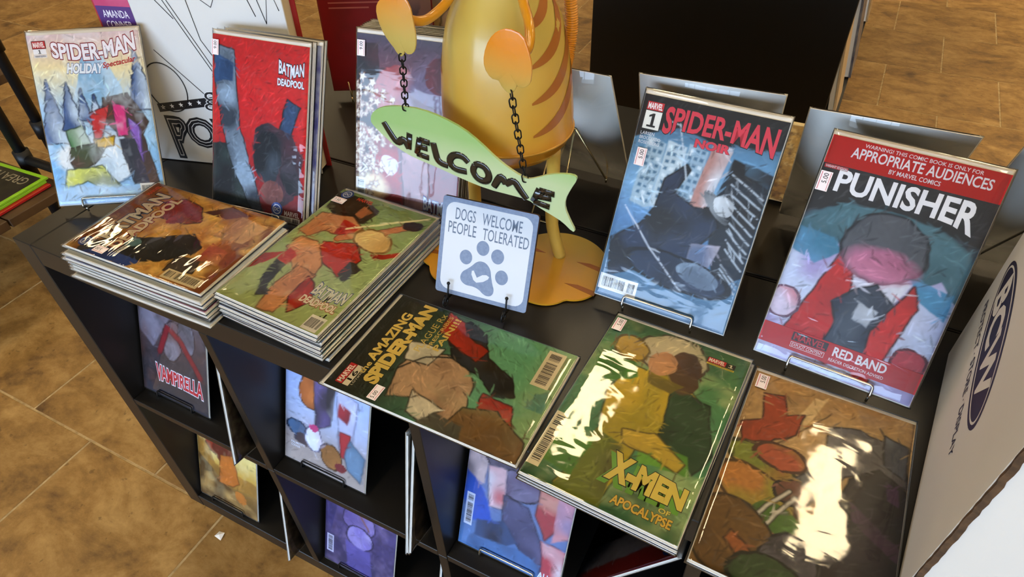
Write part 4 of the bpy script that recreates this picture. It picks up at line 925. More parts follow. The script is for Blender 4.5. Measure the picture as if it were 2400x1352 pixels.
# green comic, small pile
def pile(n, x, y, yaw, z0, pitch, seed, label_k, group, cols, jit=.004, shift=None):
    rg = random.Random(seed)
    for i in range(n):
        dx, dy = rg.uniform(-jit, jit), rg.uniform(-jit, jit)
        if shift: dx += shift(i)[0]; dy += shift(i)[1]
        comic(label_k % ORD[n - 1 - i] if '%s' in label_k else label_k, flat(x + dx, y + dy, z0 + i * pitch, yaw + rg.uniform(-.012, .012)), plain=cols[i % len(cols)], group=group, bagseed=30 + i % 3, amp=.0002)
PITCH = .0048
pile(2, .894, -.035, -.047, .0006, PITCH, 3, '%s comic down under the emerald cover, only its pale edge showing', 'comics under the emerald cover', ['#c8c0a0', '#a8a890'], jit=.002)
M = flat(.894, -.0345, .0006 + 2 * PITCH, -.047)
r = comic('bagged comic with emerald green and yellow cover on top of a thin pile', M, a_emerald(), bag=CRINKLE, bagseed=22, amp=.0006)
sticker(r, .015, .02, '5.00'); name_box(r, .73, .055, .855, .085); p = rect_uv(r, 'issue_box', .858, .055, .92, .085, '#15140f'); figure_one(*tbox(.873, .06, .905, .08), ZT + .0002, ink('#f0ead0'), r)
rect_uv(r, 'edition_box', .73, .088, .92, .098, '#d8c43a'); letters('edition_lettering', 'VARIANT EDITION', tbox(.74, .0895, .91, .0965), ZT + .0002, dk, r)
barcode(r, .0, .66, .085, .95, vertical=True, seed=14, bgc='#e4dcc0')
xm = lambda a, b: (a, b * (1.25 - .35 * a) - .12 * a * 0)
letters('title_shadow', 'X-MEN', (lambda q: (q[0] - .003, q[1] - .0045, q[2], q[3]))(tbox(.46, .755, .95, .865)), ZT, ink('#6aa83a'), r, bold=.10, ref=.06, warp=xm); logo('X-MEN', tbox(.46, .755, .95, .865), ZT + .0001, ink('#dccb62'), ink('#17180c'), r, bold=.06, edge=.025, warp=xm)
logo('OF', tbox(.83, .885, .90, .907), ZT, ink('#dccb62'), ink('#17180c'), r, bold=.03, edge=.03); logo('APOCALYPSE', tbox(.56, .915, .93, .957), ZT, ink('#dcb848'), ink('#17180c'), r, bold=.035, edge=.035)

# brown brawl comic on two others
pile(1, 1.0755, -.0466, -.033, .0006, PITCH, 8, 'bagged comic under the tan and black cover, only its edge showing', None, ['#c8b890'], jit=.0015)
M = flat(1.0755, -.0466, .0006 + PITCH, -.033)
r = comic('bagged comic with tan, black and rust cover lying beside the cardboard box', M, a_brawl(), bagseed=23, amp=.0006)
sticker(r, .02, .02, '5.00')

# tall stacks
CS = ['#b8c4d0', '#7a90b0', '#d8dce2', '#8fb4a8', '#a8607a', '#d0c8b8', '#5a6a9a']
pile(8, .4225, -.004, 1.597, .0006, PITCH, 15, '%s bagged comic down from the amber cover in its stack', 'comics stacked beneath the amber cover', CS, jit=.003, shift=lambda i: (.010 - .0005 * i, -.006 + .0006 * i))
M = flat(.4203, .0024, .0006 + 8 * PITCH, 1.597)
r = comic('bagged comic with amber action cover topping the stack at the shelf corner', M, a_amber(), bag=CRINKLE, bagseed=24, amp=.0006)
logo('BATMAN', tbox(.20, .10, .88, .20), ZT, ink('#dcd2bc'), ink('#2e3350'), r, bold=.04, edge=.05, warp=lambda a, b: (a, b * (1 + .2 * abs(a - .5)))); logo('DEADPOOL', tbox(.14, .225, .88, .30), ZT, ink('#e2cfae'), ink('#9a2a22'), r, bold=.045, edge=.06)
letters('publisher_lettering', 'MARVEL', tbox(.82, .03, .97, .062), ZT, ink('#e0603a'), r, bold=.03, ref=.03); round_emblem(r, .11, .075, .010); sticker(r, .03, .19, '5.00'); barcode(r, .025, .70, .13, .95, vertical=True, seed=17, bgc='#e6d8b4')
pile(11, .4382, .0095, -.031, .0006, .0041, 23, '%s bagged comic down from the pale green cover in the tallest stack', 'comics stacked beneath the pale green cover', CS, jit=.0028)
M = flat(.4382, .0095, .0006 + 11 * .0041, -.031)
r = comic('bagged comic with pale green and red cover topping the tallest stack', M, a_leaf(), bagseed=25, amp=.0004)
round_emblem(r, .085, .035, .010); letters('publisher_lettering', 'MARVEL', tbox(.21, .03, .38, .058), ZT, ink('#d8422a'), r, bold=.03, ref=.03); sticker(r, .02, .085, '7.50', rot=True)
logo('BATMAN', tbox(.66, .725, .96, .79), ZT, ink('#e6e6da'), ink('#2a4a94'), r, bold=.03, edge=.05, warp=batwing); logo('DEADPOOL', tbox(.63, .81, .96, .86), ZT, ink('#ece4d2'), ink('#b02a20'), r, bold=.045, edge=.05); letters('issue_number', '.1', tbox(.89, .875, .93, .90), ZT, dk, r, bold=.03)
barcode(r, .83, .80 + .1, .97, .995, seed=18)

# ================================================================== comics inside the cells
ZM = -T - CHT; ZB = FL + T
def cell(label, x, zl, art, yaw=0.0, tilt=.38, y=.03, wire=BWIRE):
    M = frame(x, y, zl + .006, yaw, tilt); r = comic(label, M, art, bagseed=2, amp=.0003)
    easel('black wire easel in the cell under the ' + label.split('bagged comic ')[1].replace('in an upper cell', '').replace('in a lower cell', '').strip(), M, wire, up=.10, lean=.045, table=zl); return r
r = cell('bagged comic with a dusky grey cover and red title in an upper cell', .046, ZM, a_dusk())
logo('VAMPIRELLA', tbox(.22, .745, .93, .86), ZT, ink('#c2202e'), ink('#eceaf2'), r, bold=.03, edge=.05, warp=lambda a, b: (a, b + .25 * (b - .5) * (2 * abs(a - .5)) ** 2))
r = cell('bagged comic with a pale blue sky cover in an upper cell', .398, ZM, a_paleblue())
for i, s in enumerate(('PALMIOTTI', 'CONNER')): letters('creator_lettering', s, tbox(.08, .845 + i * .024, .08 + .019 * len(s), .862 + i * .024), ZT, ink('#dfe4f4'), r, bold=.01)
r = cell('bagged comic with a savanna cover in a lower cell', .046, ZB, a_savanna(), y=.012, tilt=.36)
r = cell('bagged comic with a violet cover in a lower cell', .399, ZB, a_violet(), y=.014, tilt=.36); barcode(r, .03, .72, .13, .9, vertical=True, seed=21, bgc='#c8c4e0')
r = cell('bagged comic with a blue and red patchwork cover in an upper cell', .7485, ZM, a_blue(), y=.028, wire=STEEL, tilt=.36)
barcode(r, .03, .60, .11, .84, vertical=True, seed=22, bgc='#c8d0e6'); letters('lettering', 'ALL IN', tbox(.80, .94, 1.0, .985), ZT, ink('#dfe6f4'), r, bold=.03)
u = np.array([0, -1., 0]); v = np.array([.50, 0, .866]); n = np.cross(u, v); M = Matrix.Identity(4)
for i in range(3): M[i][0] = u[i]; M[i][1] = v[i]; M[i][2] = n[i]; M[i][3] = (.938, .205, ZM + .006)[i]
r = comic('bagged comic with a crimson cover and gold lettering in the cell below the emerald comic', M, a_crimson(), bagseed=2); letters('title_lettering', 'H', tbox(.55, .03, .75, .15), ZT, ink('#b89a50'), r, bold=.05); round_emblem(r, .88, .09, .013)
# comics leaning edge-on against the dividers
def edge_on(label, x, zl, a=.2, fy=-.036, lean=.05, col='#22242c'):
    v = np.array([math.sin(lean), math.cos(lean) * math.sin(a), math.cos(lean) * math.cos(a)]); u = np.array([0, math.cos(a), -math.sin(a)])
    u = u - v * np.dot(u, v); u /= np.linalg.norm(u); n = np.cross(u, v); M = Matrix.Identity(4)
    b = np.array([x - .006, fy, zl + .0015 + CW * math.sin(a)])
    for i in range(3): M[i][0] = u[i]; M[i][1] = v[i]; M[i][2] = n[i]; M[i][3] = b[i]
    comic(label, M, plain=col, bagseed=1)
D1 = T + CWD; D2 = D1 + DV + CWD
edge_on('bagged comic seen edge-on leaning on the divider next to the dusky grey comic', D1 - .018, ZM)
edge_on('bagged comic seen edge-on leaning on the divider next to the pale blue comic', D2 - .018, ZM)
edge_on('second bagged comic seen edge-on beside the pale blue comic', D2 - .024, ZM, a=.17)
edge_on('bagged comic seen edge-on leaning on the divider next to the savanna comic', D1 - .018, ZB)
edge_on('bagged comic seen edge-on leaning on the divider next to the violet comic', D2 - .018, ZB, col='#2a4a6a')

# ================================================================== painted metal cat figure
def paint(name, c1, c2, axis='Z', lo_=0, hi=1, rough=.3):
    m = bpy.data.materials.new(name); m.use_nodes = True; nt = m.node_tree; b = nt.nodes['Principled BSDF']; L = nt.links.new
    tc = nt.nodes.new('ShaderNodeTexCoord'); n = nt.nodes.new('ShaderNodeTexNoise'); n.inputs['Scale'].default_value = 14; n.inputs['Detail'].default_value = 3; L(tc.outputs['Object'], n.inputs['Vector'])
    sp = nt.nodes.new('ShaderNodeSeparateXYZ'); L(tc.outputs['Object'], sp.inputs[0])
    mr = nt.nodes.new('ShaderNodeMapRange'); mr.inputs[1].default_value = lo_; mr.inputs[2].default_value = hi; L(sp.outputs[axis], mr.inputs[0])
    ad = nt.nodes.new('ShaderNodeMath'); ad.operation = 'MULTIPLY_ADD'; ad.inputs[1].default_value = .7; L(n.outputs['Fac'], ad.inputs[0])
    sb = nt.nodes.new('ShaderNodeMath'); sb.operation = 'SUBTRACT'; sb.inputs[1].default_value = .35; L(mr.outputs[0], sb.inputs[0]); L(sb.outputs[0], ad.inputs[2])
    mx = nt.nodes.new('ShaderNodeMixRGB'); mx.inputs[1].default_value = (*hexc(c1), 1); mx.inputs[2].default_value = (*hexc(c2), 1); L(ad.outputs[0], mx.inputs[0]); L(mx.outputs[0], b.inputs['Base Color'])
    b.inputs['Roughness'].default_value = rough; b.inputs['Coat Weight'].default_value = .35; b.inputs['Coat Roughness'].default_value = .12
    bp = nt.nodes.new('ShaderNodeBump'); bp.inputs['Strength'].default_value = .12; bp.inputs['Distance'].default_value = .003; n2 = nt.nodes.new('ShaderNodeTexNoise'); n2.inputs['Scale'].default_value = 40; L(tc.outputs['Object'], n2.inputs['Vector']); L(n2.outputs['Fac'], bp.inputs['Height']); L(bp.outputs[0], b.inputs['Normal'])
    MATS[name] = m; return m
PB = paint('cat_body_paint', '#c98712', '#b9a14c', 'Z', .20, .34)
PO = paint('cat_orange_paint', '#cf9320', '#b79a48', 'Y', -.02, .07)
PP = paint('cat_paw_paint', '#b7a052', '#d27e06', 'Z', .318, .368)
PP2 = paint('cat_raised_paw_paint', '#b7a052', '#d27e06', 'Z', .352, .400)
STR = mat('cat_stripe_paint', '#9a5a1c', .35, coat=.3)
AX, AYc = .731, .28
cat_ = thing('cat_figure', (AX, AYc, 0), 'orange painted metal cat figure holding a green fish sign on chains', 'figure')
prof = [(.0, .190), (.05, .190), (.064, .192), (.0735, .203), (.0785, .2135), (.0808, .2165), (.079, .2195), (.079, .235), (.0775, .262), (.0745, .292), (.070, .32), (.0635, .345), (.055, .363), (.046, .380), (.040, .40), (.036, .43), (.034, .46)]
def smooth_prof(z): 
    zs = [p[1] for p in prof[4:]]; rs = [p[0] for p in prof[4:]]; return float(np.interp(z, zs, rs))
NS = 48; V = []; F = []
for (r_, z_) in prof:
    for k in range(NS): a = 2 * math.pi * k / NS; V.append((r_ * math.cos(a) * 1.0, r_ * math.sin(a) * .97, z_))
for i in range(len(prof) - 1):
    for k in range(NS): F.append((i * NS + k, i * NS + (k + 1) % NS, (i + 1) * NS + (k + 1) % NS, (i + 1) * NS + k))
F.append(tuple((len(prof) - 1) * NS + k for k in range(NS)))
mesh('body', V, F, PB, cat_, True)
V, F = tube_vf([(.0795 * math.cos(a_), .0795 * math.sin(a_) * .97, .2165) for a_ in (2 * math.pi * k_ / 64 for k_ in range(64))], .0016, 8, True); mesh('rim', V, F, mat('cat_rim_paint', '#a9761c', .4, coat=.2, noise=(60, '#c99a34', .7)), cat_, True)
# painted stripes following the body's side
for zb0 in (.405, .368, .330, .292, .345):
    side = 1 if zb0 != .345 else -1
    V = []; F = []; K = 14
    for i in range(K + 1):
        t = i / K; th = math.radians(8 + 52 * t if False else (12 + 50 * (1 - t)) ) ; th = math.radians(20 - 62 * t)   # from the side toward the front
        zc = zb0 - .052 * t - .01 * math.sin(t * 3); hw = .0085 * (1 - t) ** .6 * (.35 + .65 * (1 - t)) + .0012 + .003 * math.sin(t * math.pi)
        for dz in (hw, -hw):
            z_ = zc + dz; rr = smooth_prof(z_) + .0006; V.append((side * rr * math.cos(th), rr * math.sin(th) * .97, z_))
    for i in range(K): F.append((2 * i, 2 * i + 1, 2 * i + 3, 2 * i + 2) if side > 0 else (2 * i, 2 * i + 2, 2 * i + 3, 2 * i + 1))
    mesh('stripe', V, F, STR, cat_, True)
# head above the frame
def ball(name, c, r, m, parent, sx=1, sy=1, sz=1, n=24):
    V = []; F = []
    for i in range(n // 2 + 1):
        ph = math.pi * i / (n // 2)
        for k in range(n): a = 2 * math.pi * k / n; V.append((c[0] + r * sx * math.sin(ph) * math.cos(a), c[1] + r * sy * math.sin(ph) * math.sin(a), c[2] + r * sz * math.cos(ph)))
    for i in range(n // 2):
        for k in range(n): F.append((i * n + k, (i + 1) * n + k, (i + 1) * n + (k + 1) % n, i * n + (k + 1) % n))
    return mesh(name, V, F, m, parent, True)
ball('head', (0, 0, .505), .06, PO, cat_, 1.1, .8, .9)
for s in (-1, 1):
    mesh('ear', [(s * .02, 0, .55), (s * .062, 0, .535), (s * .052, 0, .60), (s * .02, .012, .55), (s * .062, .012, .535), (s * .052, .012, .60)], [(0, 1, 2), (3, 5, 4), (0, 3, 4, 1), (1, 4, 5, 2), (2, 5, 3, 0)], PO, cat_)
    ball('eye', (s * .024, -.047, .515), .008, mat('cat_eye_black', '#0d0d0d', .3), cat_, 1, .4, 1.2, 12)
ball('nose', (0, -.05, .50), .006, mat('cat_nose', '#7a3a20', .4), cat_, 1.2, .6, .8, 12)
O = np.array([AX, AYc, 0])
# legs and scalloped feet
PL = mat('cat_leg_paint', '#cfae52', .35, coat=.3, noise=(12, '#b98a2a', .6))
tubes('leg', [smooth_path([PX(1298, 352, AYc) - O, PX(1296, 430, AYc + .012) - O, PX(1290, 520, .30) - O, PZ(1312, 598, .004) - O], 2)], .0085, PL, cat_, 14)
lt = PX(1112, 440, .272) - O
tubes('leg', [smooth_path([lt + [0.0, .002, .10], lt, lt + [-.004, .004, -.06], np.array([.672, .285, .004]) - O], 2)], .0085, PL, cat_, 14)
for fx, fy, k in ((.793, .288, 1), (.672, .268, -1)):
    pts = []
    for i in range(96):
        a = 2 * math.pi * i / 96; rr = .078 
        fr = max(0, -math.sin(a)); lobes = abs(math.cos(2.5 * (a + math.pi / 2)))
        rr = .079 * (.97 if fr <= 0 else .97 - .13 * min(1, fr * 3) * (1 - lobes) ** 1.5 + .03 * fr)
        pts.append((fx - AX + rr * math.cos(a) * .98, fy - AYc + rr * math.sin(a) * 1.0))
    zz = .001 if k > 0 else .0045
    pl = plate('foot', pts, zz, zz + .003, PO, cat_)
    for sx_, sy_ in ((-.05, .018), (.05, .018), (-.052, -.03), (.052, -.03)):
        c = (fx - AX + sx_, fy - AYc + sy_); L_ = .026; sg = 1 if sx_ > 0 else -1
        plate('toe_stripe', [(c[0] - sg * L_, c[1] + .003), (c[0] - sg * L_ * .3, c[1] + .007), (c[0] + sg * L_ * .75, c[1] + .004), (c[0] + sg * L_ * .75, c[1] - .005), (c[0] - sg * L_ * .3, c[1] - .0005)], zz + .0031, zz + .0034, STR, cat_)
# spring tail
tp = smooth_path([PX(1322, 168, AYc + .06) - O, PX(1334, 120, AYc + .085) - O, PX(1341, 60, AYc + .09) - O, PX(1338, 0, AYc + .09) - O, PX(1330, -60, AYc + .09) - O], 3)
d = np.concatenate([[0], np.cumsum([np.linalg.norm(tp[i + 1] - tp[i]) for i in range(len(tp) - 1)])]); Lt = d[-1]
tl = [np.array([np.interp(s, d, [p[j] for p in tp]) for j in range(3)]) for s in np.linspace(0, Lt, 180)]
tubes('tail', [tl], .0068, PO, cat_, 10) if False else None
v, f = tube_vf(tl, [.0070 + .0012 * math.sin(i * math.pi / 2.2) for i in range(180)], 12); mesh('tail', v, f, mat('cat_tail_paint', '#d58c1c', .3, coat=.3), cat_, True)
# arms and paws
PA = mat('cat_arm_paint', '#c4860f', .3, coat=.4, noise=(10, '#c98414', .6))
YF = .180
tubes('arm', [smooth_path([np.array([-.03, -.03, .40]), PX(1055, 0, .235) - O, PX(1010, 42, .205) - O, PX(985, 52, .185) - O, PX(955, 45, .172) - O], 2)], .0050, PA, cat_, 12)
tubes('arm', [smooth_path([np.array([.03, -.03, .41]), PX(1226, 5, .225) - O, PX(1243, 60, .196) - O, PX(1240, 118, .182) - O, PX(1215, 130, .176) - O], 2)], .0050, PA, cat_, 12)
def plate_y(name, px, y, th, m, parent, org, sm=1, bulge=0.0):
    P = [PX(a, b, y) for a, b in px]; P = smooth_path(P, sm, True); pts = [(p[0] - org[0], p[2] - org[2]) for p in P]
    if area2(pts) < 0: pts = pts[::-1]
    n = len(pts); c = np.mean(pts, 0); yy = y - org[1]
    R = [1, .97, .8, .5, .2]; V = []; F = []
    ext = max(np.linalg.norm(np.array(p) - c) for p in pts)
    for q in R:
        for p in pts: e_ = c + (np.array(p) - c) * q; V.append((e_[0], yy - bulge * (1 - q * q) - (th * .12 if q < .99 else 0), e_[1]))
    V.append((c[0], yy - bulge - th * .12, c[1])); ci = len(V) - 1
    for i in range(len(R) - 1):
        for k in range(n): F.append((i * n + k, i * n + (k + 1) % n, (i + 1) * n + (k + 1) % n, (i + 1) * n + k))
    b = (len(R) - 1) * n
    for k in range(n): F.append((b + k, b + (k + 1) % n, ci))
    bs = len(V); V += [(p[0], yy + th, p[1]) for p in pts]
    for k in range(n): F.append((bs + k, bs + (k + 1) % n, (k + 1) % n, k))
    F.append(tuple(range(bs, bs + n))[::-1])
    return mesh(name, V, F, m, parent, False)
plate_y('paw', [(1190, 66), (1225, 82), (1238, 118), (1246, 150), (1246, 178), (1242, 198), (1228, 207), (1214, 204), (1212, 198), (1210, 206), (1202, 218), (1192, 219), (1178, 206), (1170, 192), (1168, 188), (1150, 184), (1134, 158), (1133, 128), (1145, 92), (1165, 72)], .172, .0016, PP, cat_, O, 1, .0022)
plate_y('paw', [(905, -12), (940, -14), (960, 12), (968, 50), (975, 86), (974, 112), (968, 126), (956, 128), (949, 122), (948, 118), (947, 128), (940, 134), (930, 124), (922, 110), (918, 106), (902, 84), (886, 50), (880, 18), (888, 0)], .168, .0016, PP2, cat_, O, 1, .0022)

# ---- chains (linked steel, hanging between paws and fish)
CHN = mat('black_chain', '#0d0c0b', .4, metal=.5)
def chain(label, A, B, n):
    A, B = np.array(A), np.array(B); t = thing('chain', tuple(B), label, 'chain'); d = (A - B); L_ = np.linalg.norm(d); d /= L_
    s0 = np.cross(d, [0, 1, 0]); s0 /= np.linalg.norm(s0); s1 = np.cross(d, s0); pit = L_ / n; hl = pit * .62; hw = .0033
    for i in range(n):
        c = d * (pit * (i + .5)); ang = math.radians(35 if i % 2 == 0 else -42); s = s0 * math.cos(ang) + s1 * math.sin(ang)
        P = [c + d * (hl - hw) * (1 if math.sin(a) >= 0 else -1) + d * hw * math.sin(a) + s * hw * math.cos(a) for a in (2 * math.pi * k / 16 for k in range(16))]
        tubes('link', [P], .0008, CHN, t, 6, True)
    return t
YFISH = .178
chain('black link chain from the cat\'s raised paw to the fish\'s head end', PX(942, 127, .168), PX(951, 258, YFISH), 9)
chain('black link chain from the cat\'s lower paw to the fish\'s tail end', PX(1197, 212, .172), PX(1232, 425, YFISH), 12)

# ---- fish sign
FG = paint('fish_paint', '#b6c698', '#90b670', 'Z', .0, .03, .38)
fp = [(868, 283), (871, 266), (883, 255), (905, 249), (940, 249), (985, 256), (1035, 275), (1085, 302), (1125, 335), (1165, 374), (1205, 404), (1235, 420), (1252, 418), (1290, 408), (1330, 408), (1350, 413), (1352, 423), (1336, 446), (1324, 469), (1324, 490), (1336, 518), (1348, 541), (1342, 544), (1318, 520), (1296, 506), (1258, 483), (1238, 468), (1200, 458), (1142, 443), (1085, 420), (1027, 393), (969, 369), (931, 346), (900, 319), (876, 295)]
fo = PX(1120, 390, YFISH)
fish = thing('fish_sign', tuple(fo), 'green painted fish-shaped sign lettered WELCOME hanging from chains', 'sign')
P_ = [(p[0] - fo[0], p[2] - fo[2]) for p in smooth_path([PX(a_, b_, YFISH) for a_, b_ in fp], 1, True)]
V, F = plate_vf(ccw(P_), 0, .003); bo = mesh('board', [(v[0], .003 - v[2], v[1]) for v in V], F, FG, fish)
GL = mat('raised_black_paint', '#0b0a09', .12, coat=.8)
def stroke_px(pts, wd):
    P = [PX(700 + a / 2.6, b / 2.6, YFISH) - fo for a, b in pts]; P = smooth_path(P, 2) if len(P) > 2 else P
    rr = wd / 2.6 / F_PX * 1.02 / 2
    return P, rr
LET = {'W': [[(518, 742), (560, 812), (606, 876), (640, 838), (672, 905)], [(672, 905), (676, 812)]], 'E': [[(738, 842), (722, 935)], [(738, 850), (800, 872)], [(732, 890), (786, 906)], [(722, 935), (796, 962)]],
       'L': [[(820, 868), (832, 920), (850, 985), (912, 1010)]], 'C': [[(1035, 990), (1000, 950), (945, 940), (916, 975), (945, 1028), (1025, 1046)]], 'O': [[(1075, 1005), (1060, 1040), (1090, 1090), (1145, 1108), (1165, 1075), (1140, 1020), (1095, 998), (1075, 1005)]],
       'M': [[(1190, 1138), (1235, 1062), (1262, 1122)], [(1262, 1122), (1312, 1095), (1345, 1150), (1390, 1212)]], 'E2': [[(1468, 1152), (1430, 1226)], [(1468, 1158), (1560, 1186)], [(1455, 1194), (1540, 1212)], [(1432, 1226), (1530, 1262)]]}
for k, ss in LET.items():
    V = []; F = []
    for s in ss:
        P, rr = stroke_px(s, 36)
        n_ = len(P); v, f = tube_vf(P, [rr * (.88 + (.16 * math.sin(3 * i / (n_ - 1)) if n_ > 2 else 0)) for i in range(n_)], 10, False, len(V)); V += v; F += f
    V = [(v[0], -.0004 + (v[1]) * .25, v[2]) for v in V]
    mesh('letter', V, F, GL, fish, True)

# ================================================================== dog sign on its scroll easel
M = frame(.671, .17, .012, .081, .416); SW = .1306
sg = thing('plaque', mw=M, label='square grey and white plaque with paw print, DOGS WELCOME PEOPLE TOLERATED', cat='sign')
GB = mat('plaque_grey', '#6c7c9a', .5, noise=(300, '#8494b0', .5)); PWH = mat('plaque_white', '#cdd3dc', .5); MDF = mat('plaque_edge_brown', '#3c2517', .7)
plate('backboard', rrect(0, 0, SW, SW, .004), 0, .0045, MDF, sg); plate('face', rrect(.0002, .0002, SW - .0002, SW - .0002, .004), .0045, .0049, GB, sg); plate('white_panel', rrect(.006, .006, SW - .006, SW - .006, .013), .0049, .0050, PWH, sg)
GT = mat('plaque_letter_grey', '#5d6c84', .5)
for s, bx in (('DOGS', (.15, .095, .365, .213)), ('WELCOME', (.435, .095, .85, .213)), ('PEOPLE', (.085, .240, .385, .358)), ('TOLERATED', (.455, .240, .935, .358))):
    letters('lettering', s, (bx[0] * SW, (1 - bx[3]) * SW, (bx[2] - bx[0]) * SW, (bx[3] - bx[1]) * SW), .0052, GT, sg, bold=.003, ref=.003)
def homog(src, dst):
    A = []
    for (x, y), (u_, v_) in zip(src, dst): A += [[x, y, 1, 0, 0, 0, -u_ * x, -u_ * y, -u_], [0, 0, 0, x, y, 1, -v_ * x, -v_ * y, -v_]]
    H = np.linalg.svd(np.array(A))[2][-1].reshape(3, 3); return lambda p: (lambda q: (q[0] / q[2], q[1] / q[2]))(H @ np.array([p[0], p[1], 1]))
hs = homog([(235, 130), (1080, 310), (950, 1175), (165, 965)], [(0, SW), (SW, SW), (SW, 0), (0, 0)])
pad = [hs(p) for p in [(560, 715), (610, 735), (645, 790), (650, 850), (660, 920), (675, 970), (660, 1015), (625, 1025), (585, 1010), (540, 960), (490, 935), (430, 925), (390, 890), (380, 850), (400, 805), (440, 785), (480, 760), (520, 725)]]
p = plate('paw_pad', [tuple(q) for q in smooth_path([np.array(q) for q in pad], 2, True)], .0050, .0052, GB, sg)
heart = [hs(q) for q in [(527, 860), (500, 797), (484, 800), (480, 830), (497, 880), (522, 903), (580, 898), (625, 875), (634, 855), (610, 838), (575, 838)]]
plate('heart', heart, .0052, .0053, PWH, p)
for c in ((432, 680), (580, 604), (708, 679), (741, 862)):
    q = hs(c); plate('toe_print', ring_pts(q[0], q[1], .0088, .0098, 28), .0050, .0052, GB, sg)
# scroll easel
u = np.array(M.col[0][:3]); v_ = np.array(M.col[1][:3]); n = np.array(M.col[2][:3]); b0 = np.array(M.col[3][:3])
es = thing('scroll_easel', (b0[0] + .065, b0[1], 0), 'small black scroll wire easel holding the square plaque', 'easel'); eo = np.array([b0[0] + .065, b0[1], 0])
IR = mat('black_iron_wire', '#0a0a0b', .4, metal=.3)
for s in (.022, .105):
    q = lambda a, k: b0 + u * s + v_ * a + n * k - eo
    hk = [q(.015, .012), q(.004, .011), q(-.0022, .009), q(-.003, -.002)]
    tubes('hook', [smooth_path(hk, 2)], .0013, IR, es, 8); ball('hook_ball', q(.017, .0122), .0024, IR, es, n=12)
    base = b0 + u * s - eo; base[2] = 0
    f = -np.array([-math.sin(.081), math.cos(.081), 0])
    sc = [q(-.003, -.002), base + f * .018 + [0, 0, .012]]
    for i in range(26):
        a = math.pi * .5 - i * .30; rr = .0098 * (1 - i / 34); sc.append(base + f * .016 + np.array([0, 0, .0112]) + f * rr * math.cos(a) + np.array([0, 0, 1]) * rr * math.sin(a))
    tubes('scroll_foot', [sc], .0012, IR, es, 8)
    tubes('upright', [[q(-.003, -.002), q(.08, -.003), q(.11, -.003)]], .0013, IR, es, 8)
q = lambda s, a, k: b0 + u * s + v_ * a + n * k - eo
tubes('cross_bar', [[q(.022, .11, -.003), q(.105, .11, -.003)], [q(.022, .0, -.0035), q(.105, .0, -.0035)]], .0013, IR, es, 8)
bk = np.array([-math.sin(.081), math.cos(.081), 0])
tubes('rear_leg', [[q(.0635, .06, -.0045), np.array([b0[0] + .0635, b0[1], .0013]) + bk * .045 - eo]], .0013, IR, es, 8)

# ================================================================== cardboard comic box
FB = np.array([1.286, .343, 0.]); NP = np.array([1.2513, .0035, 0.]); BL_ = np.linalg.norm(NP - FB); uu = (NP - FB) / BL_
M = Matrix.Identity(4); nn_ = np.cross(uu, [0, 0, 1])
for i in range(3): M[i][0] = uu[i]; M[i][1] = (0, 0, 1)[i]; M[i][2] = nn_[i]; M[i][3] = FB[i] + (.0008 if i == 2 else 0)
r = thing('cardboard_box', mw=M, label='white cardboard storage box with dark blue oval logo at the end of the shelf', cat='box')
CB = mat('white_cardboard', '#d8d3cb', .7, noise=(4, '#cdc7bd', .5)); CBR = mat('corrugated_edge', '#5a4026', .9, noise=(90, '#2e1e10', .8), bump=(200, .6))
BH, BW_ = .30, .185
box('left_wall', (0, BL_ - .0012, 0, BH, -.005, 0), CB, r, .0006); 
V = []; F = []; K = 40                       # worn raw edge of the left wall
rg = random.Random(5)
for i in range(K + 1):
    y_ = BH * i / K; j = rg.uniform(-.0009, .0009)
    V += [(BL_ - .0012, y_, -.0004 + j * .3), (BL_ + .0022 + j, y_, -.0004 + j), (BL_ + .0022 + j, y_, -.0052 + j), (BL_ - .0012, y_, -.0052)]
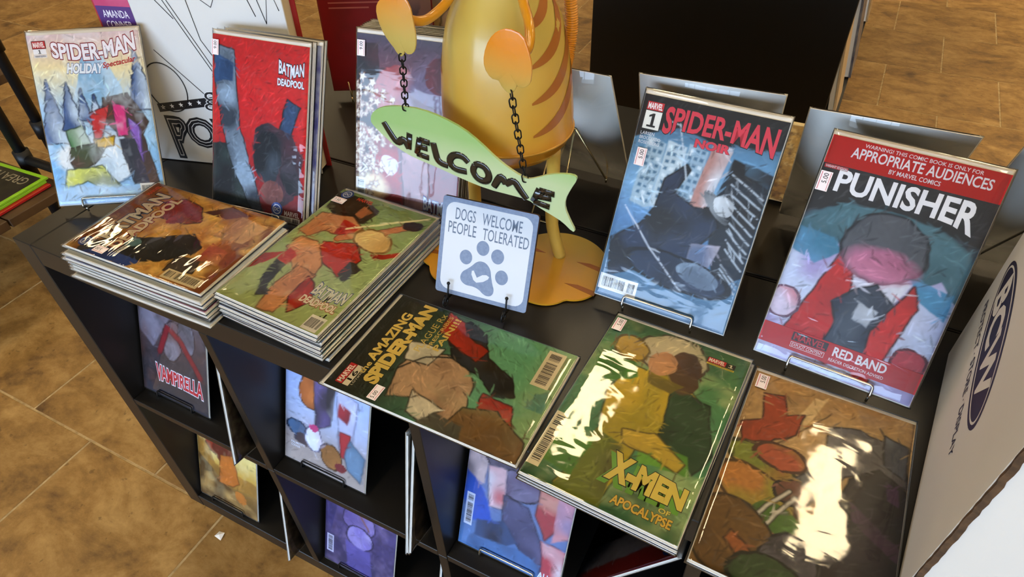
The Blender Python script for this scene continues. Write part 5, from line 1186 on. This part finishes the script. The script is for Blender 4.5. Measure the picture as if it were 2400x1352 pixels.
for i in range(K): 
    for k in range(4): F.append((4 * i + k, 4 * i + (k + 1) % 4, 4 * i + 4 + (k + 1) % 4, 4 * i + 4 + k))
F += [(0, 1, 2, 3)[::-1], tuple(4 * K + q for q in range(4))]
mesh('raw_edge', V, F, CBR, r)
box('front_wall', (BL_ - .006, BL_ - .001, 0, BH, -BW_, -.0053), CB, r); box('rear_wall', (0, .005, 0, BH, -BW_, -.0051), CB, r); box('right_wall', (0, BL_ - .001, 0, BH, -BW_ - .005, -BW_), CB, r)
box('lid', (-.004, BL_ + .004, BH + .0005, BH + .006, -BW_ - .009, .004), CB, r); box('base', (.005, BL_ - .006, 0, .004, -BW_, -.005), CB, r)
NV = ink('#23223f', .6); rot = -.12; ox, oy = .132, .147
def rp(P): return [(ox + (a * math.cos(rot) - b * math.sin(rot)), oy + (a * math.sin(rot) + b * math.cos(rot))) for a, b in P]
lg = plate('logo_oval', rp(ring_pts(0, 0, .107, .036, 56)), .0002, .0003, NV, r)
R1 = rp(ring_pts(0, 0, .1015, .0315, 56)); R2 = rp(ring_pts(0, 0, .0985, .029, 56)); k = 56
mesh('logo_ring', [(a, b, .0004) for a, b in R1 + R2], [(i, (i + 1) % k, k + (i + 1) % k, k + i) for i in range(k)], CB, lg)
letters('logo_letters', 'BCW', (ox - .078, oy - .011, .15, .040), .0004, CB, lg, bold=.035, ref=.035, rot=rot)
letters('lettering', 'PROTECT · STORE · DISPLAY', (ox - .105, oy - .044, .205, .011), .0003, NV, r, bold=.01, rot=rot)

# scrap of paper on the floor
c = PZ(515, 1255, FL)
tag(mesh('paper_scrap', [(c[0] - .010, c[1] - .006, FL + .0006), (c[0] + .011, c[1] - .008, FL + .001), (c[0] + .008, c[1] + .009, FL + .004), (c[0] - .007, c[1] + .007, FL + .002), (c[0], c[1], FL + .005), (c[0], c[1], FL + .0003)], [(0, 1, 4), (1, 2, 4), (2, 3, 4), (3, 0, 4), (1, 0, 5), (2, 1, 5), (3, 2, 5), (0, 3, 5)], WHITE), 'small torn scrap of white paper on the tile floor', 'paper')
